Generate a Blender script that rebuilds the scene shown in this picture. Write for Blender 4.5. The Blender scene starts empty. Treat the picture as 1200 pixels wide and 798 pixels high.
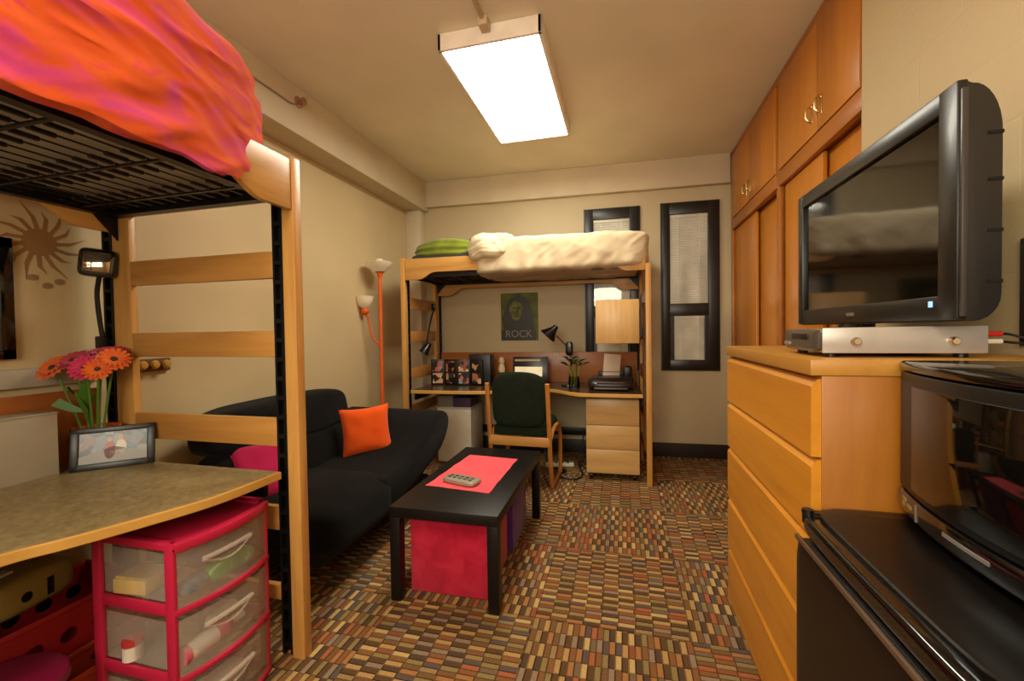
import bpy, bmesh, math, random
from mathutils import Vector, Matrix, noise
random.seed(7)
C = bpy.context.scene.collection
PI = math.pi

# ------------------------------------------------------------------ helpers
def lin(h):
    h = h.lstrip('#')
    o = []
    for i in (0, 2, 4):
        c = int(h[i:i+2], 16) / 255
        o.append(c/12.92 if c <= .04045 else ((c+.055)/1.055)**2.4)
    return (*o, 1)

class MB:
    def __init__(s): s.bm = bmesh.new()
    def _new(s, n0): 
        s.bm.verts.ensure_lookup_table(); return s.bm.verts[n0:]
    def box(s, x0, x1, y0, y1, z0, z1, bev=0, M=None, seg=2):
        n0 = len(s.bm.verts)
        r = bmesh.ops.create_cube(s.bm, size=1)
        vs = r['verts']
        for v in vs:
            v.co = Vector((x0+(v.co.x+.5)*(x1-x0), y0+(v.co.y+.5)*(y1-y0), z0+(v.co.z+.5)*(z1-z0)))
        if bev:
            es = list({e for v in vs for e in v.link_edges})
            rr = bmesh.ops.bevel(s.bm, geom=es, offset=bev, segments=seg, affect='EDGES', profile=.5)
            vs = rr['verts']
        if M:
            for v in set(vs): v.co = M @ v.co
        return s
    def cyl(s, p0, p1, r0, r1=None, seg=16):
        p0, p1 = Vector(p0), Vector(p1); d = p1-p0
        r1 = r0 if r1 is None else r1
        q = d.to_track_quat('Z', 'Y').to_matrix().to_4x4()
        M = Matrix.Translation((p0+p1)/2) @ q
        bmesh.ops.create_cone(s.bm, cap_ends=True, segments=seg, radius1=r0, radius2=r1, depth=d.length, matrix=M)
        return s
    def tube(s, pts, r, seg=8, closed=False):
        pts = [Vector(p) for p in pts]; rings = []
        n = len(pts)
        up = None
        for i, p in enumerate(pts):
            a = pts[max(i-1, 0)]; b = pts[min(i+1, n-1)]
            t = (b-a).normalized()
            if up is None:
                up = Vector((0, 0, 1)) if abs(t.z) < .9 else Vector((1, 0, 0))
            x = t.cross(up).normalized(); y = x.cross(t).normalized(); up = y
            rr = r(i/(n-1)) if callable(r) else r
            rings.append([s.bm.verts.new(p + rr*(math.cos(2*PI*k/seg)*x + math.sin(2*PI*k/seg)*y)) for k in range(seg)])
        for a, b in zip(rings, rings[1:]):
            for k in range(seg):
                s.bm.faces.new((a[k], a[(k+1) % seg], b[(k+1) % seg], b[k]))
        s.bm.faces.new(rings[0][::-1]); s.bm.faces.new(rings[-1])
        return s
    def lathe(s, prof, c=(0, 0, 0), seg=28, M=None):
        c = Vector(c); rings = []
        for r, z in prof:
            if r < 1e-5:
                v = Vector((0, 0, z)); v = (M @ v) if M else v
                rings.append([s.bm.verts.new(v + c)])
            else:
                R = []
                for k in range(seg):
                    v = Vector((r*math.cos(2*PI*k/seg), r*math.sin(2*PI*k/seg), z)); v = (M @ v) if M else v
                    R.append(s.bm.verts.new(v + c))
                rings.append(R)
        for a, b in zip(rings, rings[1:]):
            if len(a) == 1 and len(b) == 1: continue
            for k in range(seg):
                k2 = (k+1) % seg
                if len(a) == 1: s.bm.faces.new((a[0], b[k2], b[k]))
                elif len(b) == 1: s.bm.faces.new((a[k], a[k2], b[0]))
                else: s.bm.faces.new((a[k], a[k2], b[k2], b[k]))
        return s
    def prism(s, poly, a0, a1, axis='z', bev=0):
        """poly of 2D points; axis z -> (x,y); axis y -> (x,z); axis x -> (y,z)"""
        def P(p, a):
            return Vector((p[0], p[1], a)) if axis == 'z' else Vector((p[0], a, p[1])) if axis == 'y' else Vector((a, p[0], p[1]))
        A = [s.bm.verts.new(P(p, a0)) for p in poly]; B = [s.bm.verts.new(P(p, a1)) for p in poly]
        n = len(poly)
        fs = [s.bm.faces.new(A[::-1]), s.bm.faces.new(B)]
        for i in range(n):
            fs.append(s.bm.faces.new((A[i], A[(i+1) % n], B[(i+1) % n], B[i])))
        bmesh.ops.recalc_face_normals(s.bm, faces=fs)
        if bev:
            es = list({e for f in fs[:2] for e in f.edges})
            bmesh.ops.bevel(s.bm, geom=es, offset=bev, segments=2, affect='EDGES', profile=.5)
        return s
    def soft(s, x0, x1, y0, y1, z0, z1, e=6, n=10, fn=None):
        """rounded block: cube pushed towards a superellipsoid; fn(p, u) moves the point, u in [-1,1]^3"""
        t = bmesh.new()
        bmesh.ops.create_cube(t, size=2)
        bmesh.ops.subdivide_edges(t, edges=t.edges[:], cuts=n, use_grid_fill=True)
        c = Vector(((x0+x1)/2, (y0+y1)/2, (z0+z1)/2)); h = Vector(((x1-x0)/2, (y1-y0)/2, (z1-z0)/2))
        mp = {}
        for v in t.verts:
            p = v.co.copy()
            k = (abs(p.x)**e+abs(p.y)**e+abs(p.z)**e)**(1/e)
            m = max(abs(p.x), abs(p.y), abs(p.z))
            u = p/k*m
            q = Vector((c.x+u.x*h.x, c.y+u.y*h.y, c.z+u.z*h.z))
            if fn: q = fn(q, u)
            mp[v] = s.bm.verts.new(q)
        for f in t.faces: s.bm.faces.new([mp[v] for v in f.verts])
        t.free()
        return s
    def ball(s, c, r, seg=14, sc=(1, 1, 1), M=None):
        m = Matrix.Translation(c) @ (M or Matrix()) @ Matrix.Diagonal((r*sc[0], r*sc[1], r*sc[2], 1))
        bmesh.ops.create_uvsphere(s.bm, u_segments=seg, v_segments=max(6, seg//2+2), radius=1, matrix=m)
        return s
    def quad(s, a, b, c, d):
        s.bm.faces.new([s.bm.verts.new(Vector(p)) for p in (a, b, c, d)]); return s
    def xf(s, M):
        bmesh.ops.transform(s.bm, matrix=M, verts=s.bm.verts); return s

OFF = {}
def obj(name, mb, mat, parent=None, smooth=True, angle=35, label=None):
    me = bpy.data.meshes.new(name)
    bmesh.ops.recalc_face_normals(mb.bm, faces=mb.bm.faces[:])
    if parent is not None and parent.name in OFF:
        bmesh.ops.translate(mb.bm, verts=mb.bm.verts[:], vec=-OFF[parent.name])
    mb.bm.to_mesh(me); mb.bm.free()
    me.materials.append(mat)
    o = bpy.data.objects.new(name, me); C.objects.link(o)
    if smooth:
        me.shade_smooth() if hasattr(me, 'shade_smooth') else None
        try: me.set_sharp_from_angle(angle=math.radians(angle))
        except Exception: pass
    if parent is not None:
        o.parent = parent
        if parent.name in OFF: OFF[o.name] = OFF[parent.name]
    if label: o['label'] = label
    return o
def thing(name, label, cat, loc=(0, 0, 0), rotz=0, group=None, world=False):
    o = bpy.data.objects.new(name, None); C.objects.link(o)
    o.location = loc; o.rotation_euler = (0, 0, rotz); o.empty_display_size = .1
    o['label'] = label; o['category'] = cat
    if group: o['group'] = group
    if world: OFF[o.name] = Vector(loc)
    return o
def tag(o, label, cat, group=None):
    o['label'] = label; o['category'] = cat
    if group: o['group'] = group
    return o
def single(name, mb, mat, label, cat, loc=(0, 0, 0), rotz=0, group=None, world=True, **k):
    """a thing that is one mesh, built in world coordinates (or local when world is False)"""
    if world: bmesh.ops.translate(mb.bm, verts=mb.bm.verts[:], vec=-Vector(loc))
    o = obj(name, mb, mat, None, **k); o.location = loc; o.rotation_euler = (0, 0, rotz)
    return tag(o, label, cat, group)
def struct(name, mb, mat, parent=None, **k):
    o = obj(name, mb, mat, parent, **k)
    if parent is None: o['kind'] = 'structure'
    return o
def dup(root, loc, rotz, label=None):
    r = root.copy(); C.objects.link(r); r.location = loc; r.rotation_euler = (0, 0, rotz)
    if label: r['label'] = label
    for ch in list(root.children):
        c = ch.copy(); C.objects.link(c); c.parent = r
        for g in list(ch.children):
            d = g.copy(); C.objects.link(d); d.parent = c
    return r
def smoothpath(pts, n=8):
    P = [Vector(p) for p in pts]; out = []
    for i in range(len(P)-1):
        p0 = P[max(i-1, 0)]; p1 = P[i]; p2 = P[i+1]; p3 = P[min(i+2, len(P)-1)]
        for k in range(n):
            t = k/n
            out.append(.5*((2*p1)+(-p0+p2)*t+(2*p0-5*p1+4*p2-p3)*t*t+(-p0+3*p1-3*p2+p3)*t**3))
    out.append(P[-1]); return out
def fbm(p, o=3):
    return noise.fractal(Vector(p), 1.0, 2.0, o)

# ------------------------------------------------------------------ materials
def nt(name):
    m = bpy.data.materials.new(name); m.use_nodes = True
    n = m.node_tree.nodes; l = m.node_tree.links
    return m, n, l, n['Principled BSDF']
def coords(n, l, scale=(1, 1, 1), rot=(0, 0, 0)):
    tc = n.new('ShaderNodeTexCoord'); mp = n.new('ShaderNodeMapping')
    mp.inputs['Scale'].default_value = scale; mp.inputs['Rotation'].default_value = rot
    l.new(tc.outputs['Object'], mp.inputs['Vector']); return mp.outputs['Vector']
def ramp(n, stops, interp='LINEAR'):
    r = n.new('ShaderNodeValToRGB'); r.color_ramp.interpolation = interp
    e = r.color_ramp.elements
    while len(e) < len(stops): e.new(.5)
    for k, (p, c) in enumerate(stops): e[k].position = p; e[k].color = c
    return r
def plain(name, h, rough=.5, metal=0, var=.06, nscale=6, bump=0, bscale=200, spec=.5, coat=0, emis=None, estr=0, sheen=0):
    m, n, l, b = nt(name)
    c = lin(h)
    v = coords(n, l)
    nz = n.new('ShaderNodeTexNoise'); nz.inputs['Scale'].default_value = nscale; nz.inputs['Detail'].default_value = 4
    l.new(v, nz.inputs['Vector'])
    r = ramp(n, [(.3, tuple(x*(1-var*2) for x in c[:3])+(1,)), (.7, tuple(min(1, x*(1+var*2)) for x in c[:3])+(1,))])
    l.new(nz.outputs['Fac'], r.inputs['Fac']); l.new(r.outputs['Color'], b.inputs['Base Color'])
    b.inputs['Roughness'].default_value = rough; b.inputs['Metallic'].default_value = metal
    b.inputs['Specular IOR Level'].default_value = spec; b.inputs['Coat Weight'].default_value = coat
    if sheen: b.inputs['Sheen Weight'].default_value = sheen
    if bump:
        z = n.new('ShaderNodeTexNoise'); z.inputs['Scale'].default_value = bscale; z.inputs['Detail'].default_value = 3
        l.new(v, z.inputs['Vector'])
        bp = n.new('ShaderNodeBump'); bp.inputs['Strength'].default_value = bump; bp.inputs['Distance'].default_value = .004
        l.new(z.outputs['Fac'], bp.inputs['Height']); l.new(bp.outputs['Normal'], b.inputs['Normal'])
    if emis:
        b.inputs['Emission Color'].default_value = lin(emis); b.inputs['Emission Strength'].default_value = estr
    return m
def wood(name, h, axis='z', rough=.38, contrast=.16, fine=1.0, coat=.15):
    m, n, l, b = nt(name)
    c = lin(h)
    s = {'x': (1.2, 14, 14), 'y': (14, 1.2, 14), 'z': (14, 14, 1.2)}[axis]
    s = tuple(k*fine for k in s)
    v = coords(n, l, s)
    nz = n.new('ShaderNodeTexNoise'); nz.inputs['Scale'].default_value = 1.0; nz.inputs['Detail'].default_value = 6
    nz.inputs['Roughness'].default_value = .65; nz.inputs['Distortion'].default_value = .6
    l.new(v, nz.inputs['Vector'])
    dk = tuple(x*(1-contrast*f) for x, f in zip(c[:3], (1.3, 1.9, 2.4)))+(1,)
    lt = tuple(min(1, x*(1+contrast*f)) for x, f in zip(c[:3], (.8, .8, .8)))+(1,)
    r = ramp(n, [(.3, dk), (.52, c), (.72, lt)])
    l.new(nz.outputs['Fac'], r.inputs['Fac'])
    # broad plank tone
    v2 = coords(n, l, tuple(k*.16 for k in s))
    n2 = n.new('ShaderNodeTexNoise'); n2.inputs['Scale'].default_value = 1.0; n2.inputs['Detail'].default_value = 1
    l.new(v2, n2.inputs['Vector'])
    mx = n.new('ShaderNodeMix'); mx.data_type = 'RGBA'; mx.blend_type = 'MULTIPLY'; mx.inputs[0].default_value = .6
    r2 = ramp(n, [(.35, (.8, .76, .72, 1)), (.65, (1.08, 1.08, 1.08, 1))])
    l.new(n2.outputs['Fac'], r2.inputs['Fac']); l.new(r.outputs['Color'], mx.inputs[6]); l.new(r2.outputs['Color'], mx.inputs[7])
    l.new(mx.outputs[2], b.inputs['Base Color'])
    b.inputs['Roughness'].default_value = rough; b.inputs['Coat Weight'].default_value = coat; b.inputs['Coat Roughness'].default_value = .25
    bp = n.new('ShaderNodeBump'); bp.inputs['Strength'].default_value = .05; bp.inputs['Distance'].default_value = .002
    l.new(nz.outputs['Fac'], bp.inputs['Height']); l.new(bp.outputs['Normal'], b.inputs['Normal'])
    return m
def block_paint(name, h, rough=.55, bw=.4, bh=.2, joint=.35, axis='x'):
    """painted block wall: soft joints in the bump only, a slightly uneven coat"""
    m, n, l, b = nt(name); c = lin(h)
    v = coords(n, l)
    nz = n.new('ShaderNodeTexNoise'); nz.inputs['Scale'].default_value = 1.7; nz.inputs['Detail'].default_value = 5
    l.new(v, nz.inputs['Vector'])
    r = ramp(n, [(.3, tuple(x*.93 for x in c[:3])+(1,)), (.7, tuple(min(1, x*1.05) for x in c[:3])+(1,))])
    l.new(nz.outputs['Fac'], r.inputs['Fac']); l.new(r.outputs['Color'], b.inputs['Base Color'])
    b.inputs['Roughness'].default_value = rough
    sp = n.new('ShaderNodeSeparateXYZ'); cb = n.new('ShaderNodeCombineXYZ'); l.new(v, sp.inputs[0])
    l.new(sp.outputs['X' if axis == 'x' else 'Y'], cb.inputs['X']); l.new(sp.outputs['Z'], cb.inputs['Y'])
    br = n.new('ShaderNodeTexBrick'); br.inputs['Scale'].default_value = 1; br.inputs['Brick Width'].default_value = bw
    br.inputs['Row Height'].default_value = bh; br.inputs['Mortar Size'].default_value = .006; br.inputs['Mortar Smooth'].default_value = 1
    br.inputs['Color1'].default_value = (1, 1, 1, 1); br.inputs['Color2'].default_value = (1, 1, 1, 1); br.inputs['Mortar'].default_value = (0, 0, 0, 1)
    l.new(cb.outputs[0], br.inputs['Vector'])
    z = n.new('ShaderNodeTexNoise'); z.inputs['Scale'].default_value = 90; z.inputs['Detail'].default_value = 3; l.new(v, z.inputs['Vector'])
    b1 = n.new('ShaderNodeBump'); b1.inputs['Strength'].default_value = joint; b1.inputs['Distance'].default_value = .004
    l.new(br.outputs['Color'], b1.inputs['Height'])
    b2 = n.new('ShaderNodeBump'); b2.inputs['Strength'].default_value = .25; b2.inputs['Distance'].default_value = .003
    l.new(z.outputs['Fac'], b2.inputs['Height']); l.new(b1.outputs['Normal'], b2.inputs['Normal']); l.new(b2.outputs['Normal'], b.inputs['Normal'])
    return m
def carpet():
    m, n, l, b = nt('carpet_tiles')
    T = .65
    tc = n.new('ShaderNodeTexCoord'); sp = n.new('ShaderNodeSeparateXYZ'); l.new(tc.outputs['Object'], sp.inputs[0])
    def M(op, a, b_=None, c_=None):
        k = n.new('ShaderNodeMath'); k.operation = op
        for i, x in enumerate((a, b_, c_)):
            if x is None: continue
            if isinstance(x, (int, float)): k.inputs[i].default_value = x
            else: l.new(x, k.inputs[i])
        return k.outputs[0]
    x = M('DIVIDE', M('ADD', sp.outputs[0], 10*T+.395), T); y = M('DIVIDE', M('ADD', sp.outputs[1], 10*T-1.843), T)
    tx = M('FLOOR', x); ty = M('FLOOR', y)
    par = M('MODULO', M('ADD', tx, ty), 2.0)
    fx = M('FRACT', x); fy = M('FRACT', y)
    # u runs along the dashes, v across the rows; swapped on every other tile
    def mix(a, c): return M('ADD', M('MULTIPLY', a, M('SUBTRACT', 1.0, par)), M('MULTIPLY', c, par))
    u = mix(fx, fy); v = mix(fy, fx)
    NR, ND = 26.0, 9.0
    vr = M('MULTIPLY', v, NR); row = M('FLOOR', vr)
    cb0 = n.new('ShaderNodeCombineXYZ'); l.new(row, cb0.inputs[0]); l.new(tx, cb0.inputs[1]); l.new(ty, cb0.inputs[2])
    w0 = n.new('ShaderNodeTexWhiteNoise'); w0.noise_dimensions = '3D'; l.new(cb0.outputs[0], w0.inputs[0])
    ur = M('ADD', M('MULTIPLY', u, ND), M('MULTIPLY', w0.outputs[0], .12))
    col = M('FLOOR', ur)
    cb = n.new('ShaderNodeCombineXYZ'); l.new(row, cb.inputs[0]); l.new(M('FLOOR', M('MULTIPLY', col, .34)), cb.inputs[1]); l.new(M('ADD', M('MULTIPLY', tx, 17.3), M('MULTIPLY', ty, 5.7)), cb.inputs[2])
    w = n.new('ShaderNodeTexWhiteNoise'); w.noise_dimensions = '3D'; l.new(cb.outputs[0], w.inputs[0])
    # alternate light and dark dashes, colours picked per dash
    lightr = ramp(n, [(0, lin('#b08c56')), (.25, lin('#967a4e')), (.42, lin('#a06c40')), (.55, lin('#8a7660')), (.68, lin('#857448')), (.82, lin('#c2a268')), (.92, lin('#a05838'))], 'CONSTANT')
    darkr = ramp(n, [(0, lin('#4a3422')), (.25, lin('#6c4c30')), (.45, lin('#3e302a')), (.6, lin('#7c5030')), (.75, lin('#4a4448')), (.85, lin('#84482f')), (.94, lin('#6a5a48'))], 'CONSTANT')
    l.new(w.outputs[0], lightr.inputs[0]); l.new(w.outputs[0], darkr.inputs[0])
    alt = M('MODULO', M('ADD', col, row), 2.0)
    mx = n.new('ShaderNodeMix'); mx.data_type = 'RGBA'; l.new(alt, mx.inputs[0]); l.new(lightr.outputs[0], mx.inputs[6]); l.new(darkr.outputs[0], mx.inputs[7])
    # dark gaps between the rows, dark tile joints
    g = M('GREATER_THAN', M('FRACT', vr), .22); g2 = M('GREATER_THAN', M('FRACT', ur), .07)
    j = M('MULTIPLY', M('GREATER_THAN', fx, .008), M('GREATER_THAN', fy, .008))
    k = M('ADD', M('MULTIPLY', M('MULTIPLY', M('MULTIPLY', g, g2), j), .6), .40)
    nz = n.new('ShaderNodeTexNoise'); nz.inputs['Scale'].default_value = 160; l.new(tc.outputs['Object'], nz.inputs['Vector'])
    k = M('MULTIPLY', k, M('ADD', M('MULTIPLY', nz.outputs[0], .9), .55))
    mm = n.new('ShaderNodeMix'); mm.data_type = 'RGBA'; mm.blend_type = 'MULTIPLY'; mm.inputs[0].default_value = 1
    cc = n.new('ShaderNodeCombineColor'); [l.new(k, cc.inputs[i]) for i in range(3)]
    ms = n.new('ShaderNodeMix'); ms.data_type = 'RGBA'; ms.inputs[0].default_value = .22; l.new(mx.outputs[2], ms.inputs[6]); ms.inputs[7].default_value = lin('#84603c'); l.new(ms.outputs[2], mm.inputs[6]); l.new(cc.outputs[0], mm.inputs[7]); l.new(mm.outputs[2], b.inputs['Base Color'])
    b.inputs['Roughness'].default_value = .95; b.inputs['Specular IOR Level'].default_value = .1
    bp = n.new('ShaderNodeBump'); bp.inputs['Strength'].default_value = .5; bp.inputs['Distance'].default_value = .004
    l.new(k, bp.inputs['Height']); l.new(bp.outputs['Normal'], b.inputs['Normal'])
    return m
def blotch(name, stops, scale=(1, 1, 1), nscale=3, rough=.8, bump=.15, bscale=120, dist=.8, sheen=.2, rot=(0, 0, 0)):
    m, n, l, b = nt(name)
    v = coords(n, l, scale, rot)
    nz = n.new('ShaderNodeTexNoise'); nz.inputs['Scale'].default_value = nscale; nz.inputs['Detail'].default_value = 3; nz.inputs['Distortion'].default_value = dist
    l.new(v, nz.inputs['Vector'])
    r = ramp(n, [(p, lin(c)) for p, c in stops]); l.new(nz.outputs['Fac'], r.inputs['Fac']); l.new(r.outputs['Color'], b.inputs['Base Color'])
    b.inputs['Roughness'].default_value = rough; b.inputs['Sheen Weight'].default_value = sheen; b.inputs['Specular IOR Level'].default_value = .2
    if bump:
        z = n.new('ShaderNodeTexNoise'); z.inputs['Scale'].default_value = bscale; l.new(coords(n, l), z.inputs['Vector'])
        bp = n.new('ShaderNodeBump'); bp.inputs['Strength'].default_value = bump; bp.inputs['Distance'].default_value = .003
        l.new(z.outputs['Fac'], bp.inputs['Height']); l.new(bp.outputs['Normal'], b.inputs['Normal'])
    return m
def frosted(name, h, clear=.5, rough=.35):
    m, n, l, b = nt(name)
    b.inputs['Base Color'].default_value = lin(h); b.inputs['Roughness'].default_value = rough
    nz = n.new('ShaderNodeTexNoise'); nz.inputs['Scale'].default_value = 9; l.new(coords(n, l), nz.inputs['Vector'])
    ma = n.new('ShaderNodeMath'); ma.operation = 'MULTIPLY_ADD'; ma.inputs[1].default_value = .12; ma.inputs[2].default_value = clear-.06; l.new(nz.outputs[0], ma.inputs[0])
    t = n.new('ShaderNodeBsdfTransparent'); mx = n.new('ShaderNodeMixShader')
    l.new(ma.outputs[0], mx.inputs[0]); l.new(b.outputs[0], mx.inputs[1]); l.new(t.outputs[0], mx.inputs[2])
    l.new(mx.outputs[0], n['Material Output'].inputs['Surface']); return m
def glassy(name, h='#ffffff', fac=.85):
    m, n, l, b = nt(name)
    g = n.new('ShaderNodeBsdfGlossy'); g.inputs['Roughness'].default_value = .03
    t = n.new('ShaderNodeBsdfTransparent'); t.inputs[0].default_value = lin(h)
    fr = n.new('ShaderNodeFresnel'); fr.inputs[0].default_value = 1.45
    nz = n.new('ShaderNodeTexNoise'); nz.inputs['Scale'].default_value = 2; l.new(coords(n, l), nz.inputs['Vector'])
    ma = n.new('ShaderNodeMath'); ma.operation = 'MULTIPLY_ADD'; ma.inputs[1].default_value = .04; l.new(nz.outputs[0], ma.inputs[0]); l.new(fr.outputs[0], ma.inputs[2])
    mx = n.new('ShaderNodeMixShader'); l.new(ma.outputs[0], mx.inputs[0]); l.new(t.outputs[0], mx.inputs[1]); l.new(g.outputs[0], mx.inputs[2])
    l.new(mx.outputs[0], n['Material Output'].inputs['Surface']); return m
def snapshot(name, cols, scale=14, seed=0):
    """little printed picture: patches of colour"""
    m, n, l, b = nt(name)
    v = coords(n, l); mp = n.new('ShaderNodeMapping'); mp.inputs['Location'].default_value = (seed, seed*.7, seed*1.3); l.new(v, mp.inputs['Vector'])
    vo = n.new('ShaderNodeTexVoronoi'); vo.inputs['Scale'].default_value = scale; l.new(mp.outputs[0], vo.inputs['Vector'])
    sp = n.new('ShaderNodeSeparateColor'); l.new(vo.outputs['Color'], sp.inputs[0])
    st = [(i/len(cols), lin(c)) for i, c in enumerate(cols)]
    r = ramp(n, st, 'CONSTANT'); l.new(sp.outputs[0], r.inputs[0]); l.new(r.outputs[0], b.inputs['Base Color'])
    b.inputs['Roughness'].default_value = .25
    return m

W = dict(
  bed=wood('bed_maple', '#cf9a52', 'z'), bed_x=wood('bed_maple_long', '#cf9a52', 'x'), bed_y=wood('bed_maple_cross', '#b88240', 'y'),
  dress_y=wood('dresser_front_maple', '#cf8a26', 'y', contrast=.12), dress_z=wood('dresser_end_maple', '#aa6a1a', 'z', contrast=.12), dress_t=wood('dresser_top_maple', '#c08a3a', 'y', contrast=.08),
  ward=wood('wardrobe_birch', '#c47a1e', 'z', contrast=.1, fine=.7), ward_y=wood('wardrobe_trim_birch', '#ae681e', 'y', contrast=.12),
  pale=wood('pale_maple', '#d0a566', 'z', contrast=.12), pale_x=wood('pale_maple_front', '#d3aa6c', 'x', contrast=.12),
  cork=wood('desk_backboard_wood', '#a8622a', 'x', contrast=.15), chair=wood('chair_oak', '#c4823e', 'z', contrast=.18),
  edge=wood('desk_edge_maple', '#d2a050', 'x', contrast=.08),
)
wall_paint = block_paint('cream_wall_paint', '#cdb78c', joint=.06, axis='y')
wall_paint_b = block_paint('back_wall_paint', '#c4b28e', joint=.10, axis='x')
wall_paint_r = block_paint('right_block_paint', '#c4ae84', joint=.16, axis='y')
ceil_paint = plain('ceiling_paint', '#e8dcc0', .8, var=.03, nscale=2, bump=.15, bscale=120)
beam_paint = plain('beam_paint', '#d2c2a6', .6, var=.03, nscale=3, bump=.1)
black_frame = plain('window_black_paint', '#1b1715', .35, bump=.05)
black_steel = plain('black_steel', '#0d0c0c', .4, metal=.3)
black_fabric = plain('black_sofa_fabric', '#0f0d0d', .95, var=.15, nscale=20, bump=.5, bscale=350, spec=.15, sheen=.04)
black_lacquer = plain('black_lacquer_wood', '#120e0d', .4, var=.1, spec=.35)
gloss_black = plain('gloss_black_plastic', '#0a0909', .12, spec=.5, coat=.4)
satin_black = plain('satin_black_plastic', '#100e0e', .38)
white_plastic = plain('white_plastic', '#e4dac8', .4)
chrome = plain('chrome', '#d8cfc0', .15, metal=1)
brass = plain('pale_brass_handle', '#d8c08a', .25, metal=1)
silver = plain('brushed_silver', '#a8a29c', .35, metal=.6)

# ------------------------------------------------------------------ camera (fitted to the room's own lines)
def setup_camera():
    yaw, pit, rol, F = .2540, .02155, -.01481, 505.0
    f = Vector((-math.sin(yaw)*math.cos(pit), math.cos(yaw)*math.cos(pit), -math.sin(pit)))
    r = Vector((math.cos(yaw), math.sin(yaw), 0)); u = r.cross(f)
    r2 = r*math.cos(rol)+u*math.sin(rol); u2 = -r*math.sin(rol)+u*math.cos(rol)
    cam = bpy.data.cameras.new('camera'); o = bpy.data.objects.new('camera', cam); C.objects.link(o)
    o.matrix_world = Matrix(((r2.x, u2.x, -f.x, 0), (r2.y, u2.y, -f.y, 0), (r2.z, u2.z, -f.z, 1.27), (0, 0, 0, 1)))
    cam.sensor_fit = 'HORIZONTAL'; cam.sensor_width = 36; cam.lens = F/1200*36; cam.clip_start = .02
    bpy.context.scene.camera = o
setup_camera()

# ------------------------------------------------------------------ the room
H = 2.92; XL = -2.30; XR = .985; Y0 = -1.5
SK = .0338
def yw(x): return 4.51+(x-.263)*math.tan(SK)      # face of the back wall
WB = Matrix.Translation((0, yw(0), 0)) @ Matrix.Rotation(SK, 4, 'Z')   # local frame: x along the wall, -y into the room
struct('floor', MB().box(XL-.1, 1.75, Y0-.1, 4.8, -.1, 0), carpet())
struct('ceiling', MB().box(XL-.1, 1.75, Y0-.1, 4.8, H, H+.1), ceil_paint)
struct('wall_left', MB().box(XL-.1, XL, Y0-.1, 4.8, 0, H), wall_paint)
struct('wall_back', MB().box(XL-.2, 1.8, 0, .1, 0, H).xf(WB), wall_paint_b)
struct('wall_right', MB().box(XR, 1.7, Y0-.1, 2.165, 0, H).box(1.62, 1.72, 2.165, 4.8, 0, H), wall_paint_r)
struct('wall_front', MB().box(XL-.1, 1.75, Y0-.1, Y0, 0, H), wall_paint)
struct('trim_1', MB().box(XL, -2.085, Y0, 4.42, 2.6, H, .008), beam_paint)
struct('trim_2', MB().box(-2.1, .985, -.06, 0, 2.64, H, .008).xf(WB), beam_paint)
struct('trim_3', MB().box(XL, -2.13, 4.30, 4.44, 0, 2.6, .006), beam_paint)
struct('trim_4', MB().box(XL, XL+.03, Y0, 1.40, 1.075, 1.15, .006), plain('white_ledge_paint', '#b9ad9a', .5))
struct('baseboard_back', MB().box(-2.1, .985, -.012, 0, 0, .14, .003).xf(WB), plain('black_cove_base', '#2a221d', .5))

# windows
blind_mat = plain('blind_slats', '#efe8d8', .5)
glass = glassy('window_glass')
def window(name, x0, x1, z0, z1, panes):
    w = bpy.data.objects.new(name, None); C.objects.link(w); w['kind'] = 'structure'
    w.matrix_world = WB
    fr = MB()
    d = -.045
    xs0 = min(p[0] for p in panes); xs1 = max(p[1] for p in panes)
    fr.box(x0, xs0, d, -.002, z0, z1, .006); fr.box(xs1, x1, d, -.002, z0, z1, .006)
    zs = sorted(panes, key=lambda p: p[2])
    cuts = [z0]+[v for p in zs for v in (p[2], p[3])]+[z1]
    for k in range(0, len(cuts), 2):
        fr.box(xs0-.01, xs1+.01, d+.001, -.002, cuts[k], cuts[k+1], .005)
    for p in panes:      # narrower sash where the pane is narrower than the opening
        if p[0] > xs0+.005: fr.box(xs0-.01, p[0], d+.002, -.002, p[2]-.01, p[3]+.01)
        if p[1] < xs1-.005: fr.box(p[1], xs1+.01, d+.002, -.002, p[2]-.01, p[3]+.01)
    fr.box(x0-.012, x0, -.02, -.002, z0-.012, z1+.012); fr.box(x1, x1+.012, -.02, -.002, z0-.012, z1+.012)
    fr.box(x0-.012, x1+.012, -.02, -.002, z1, z1+.012); fr.box(x0-.012, x1+.012, -.02, -.002, z0-.012, z0)
    # crank at the sill
    fr.cyl(((x0+x1)/2, d-.02, z0+.08), ((x0+x1)/2, d, z0+.08), .012)
    obj('window_frame', fr, black_frame, w)
    for p in panes:
        b = MB(); nS = int((p[3]-p[2])/.022)
        for k in range(nS):
            z = p[2]+.012+k*(p[3]-p[2]-.03)/nS
            b.box(p[0]+.004, p[1]-.004, -.011, .011, -.0008, .0008, M=Matrix.Translation((0, -.014, z)) @ Matrix.Rotation(1.05, 4, 'X'))
        for q in (.22, .78):
            xx = p[0]+(p[1]-p[0])*q
            b.box(xx-.006, xx+.006, -.028, -.027, p[2], p[3])
        b.box(p[0]+.002, p[1]-.002, -.03, -.004, p[3]-.03, p[3]-.002, .003)
        bo = obj('blind', b, blind_mat, w); 
        obj('window_pane', MB().box(p[0]-.002, p[1]+.002, -.037, -.034, p[2]-.002, p[3]+.002), glass, w)
        obj('pane_backing', MB().box(p[0], p[1], -.003, -.0015, p[2], p[3]), plain('glowing_pane_backing', '#8d8672', .8, emis='#c8c0aa', estr=.35), w)  # slight glow added behind the slats to brighten the blinds
    return w
wx = lambda x: x/math.cos(SK)
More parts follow.
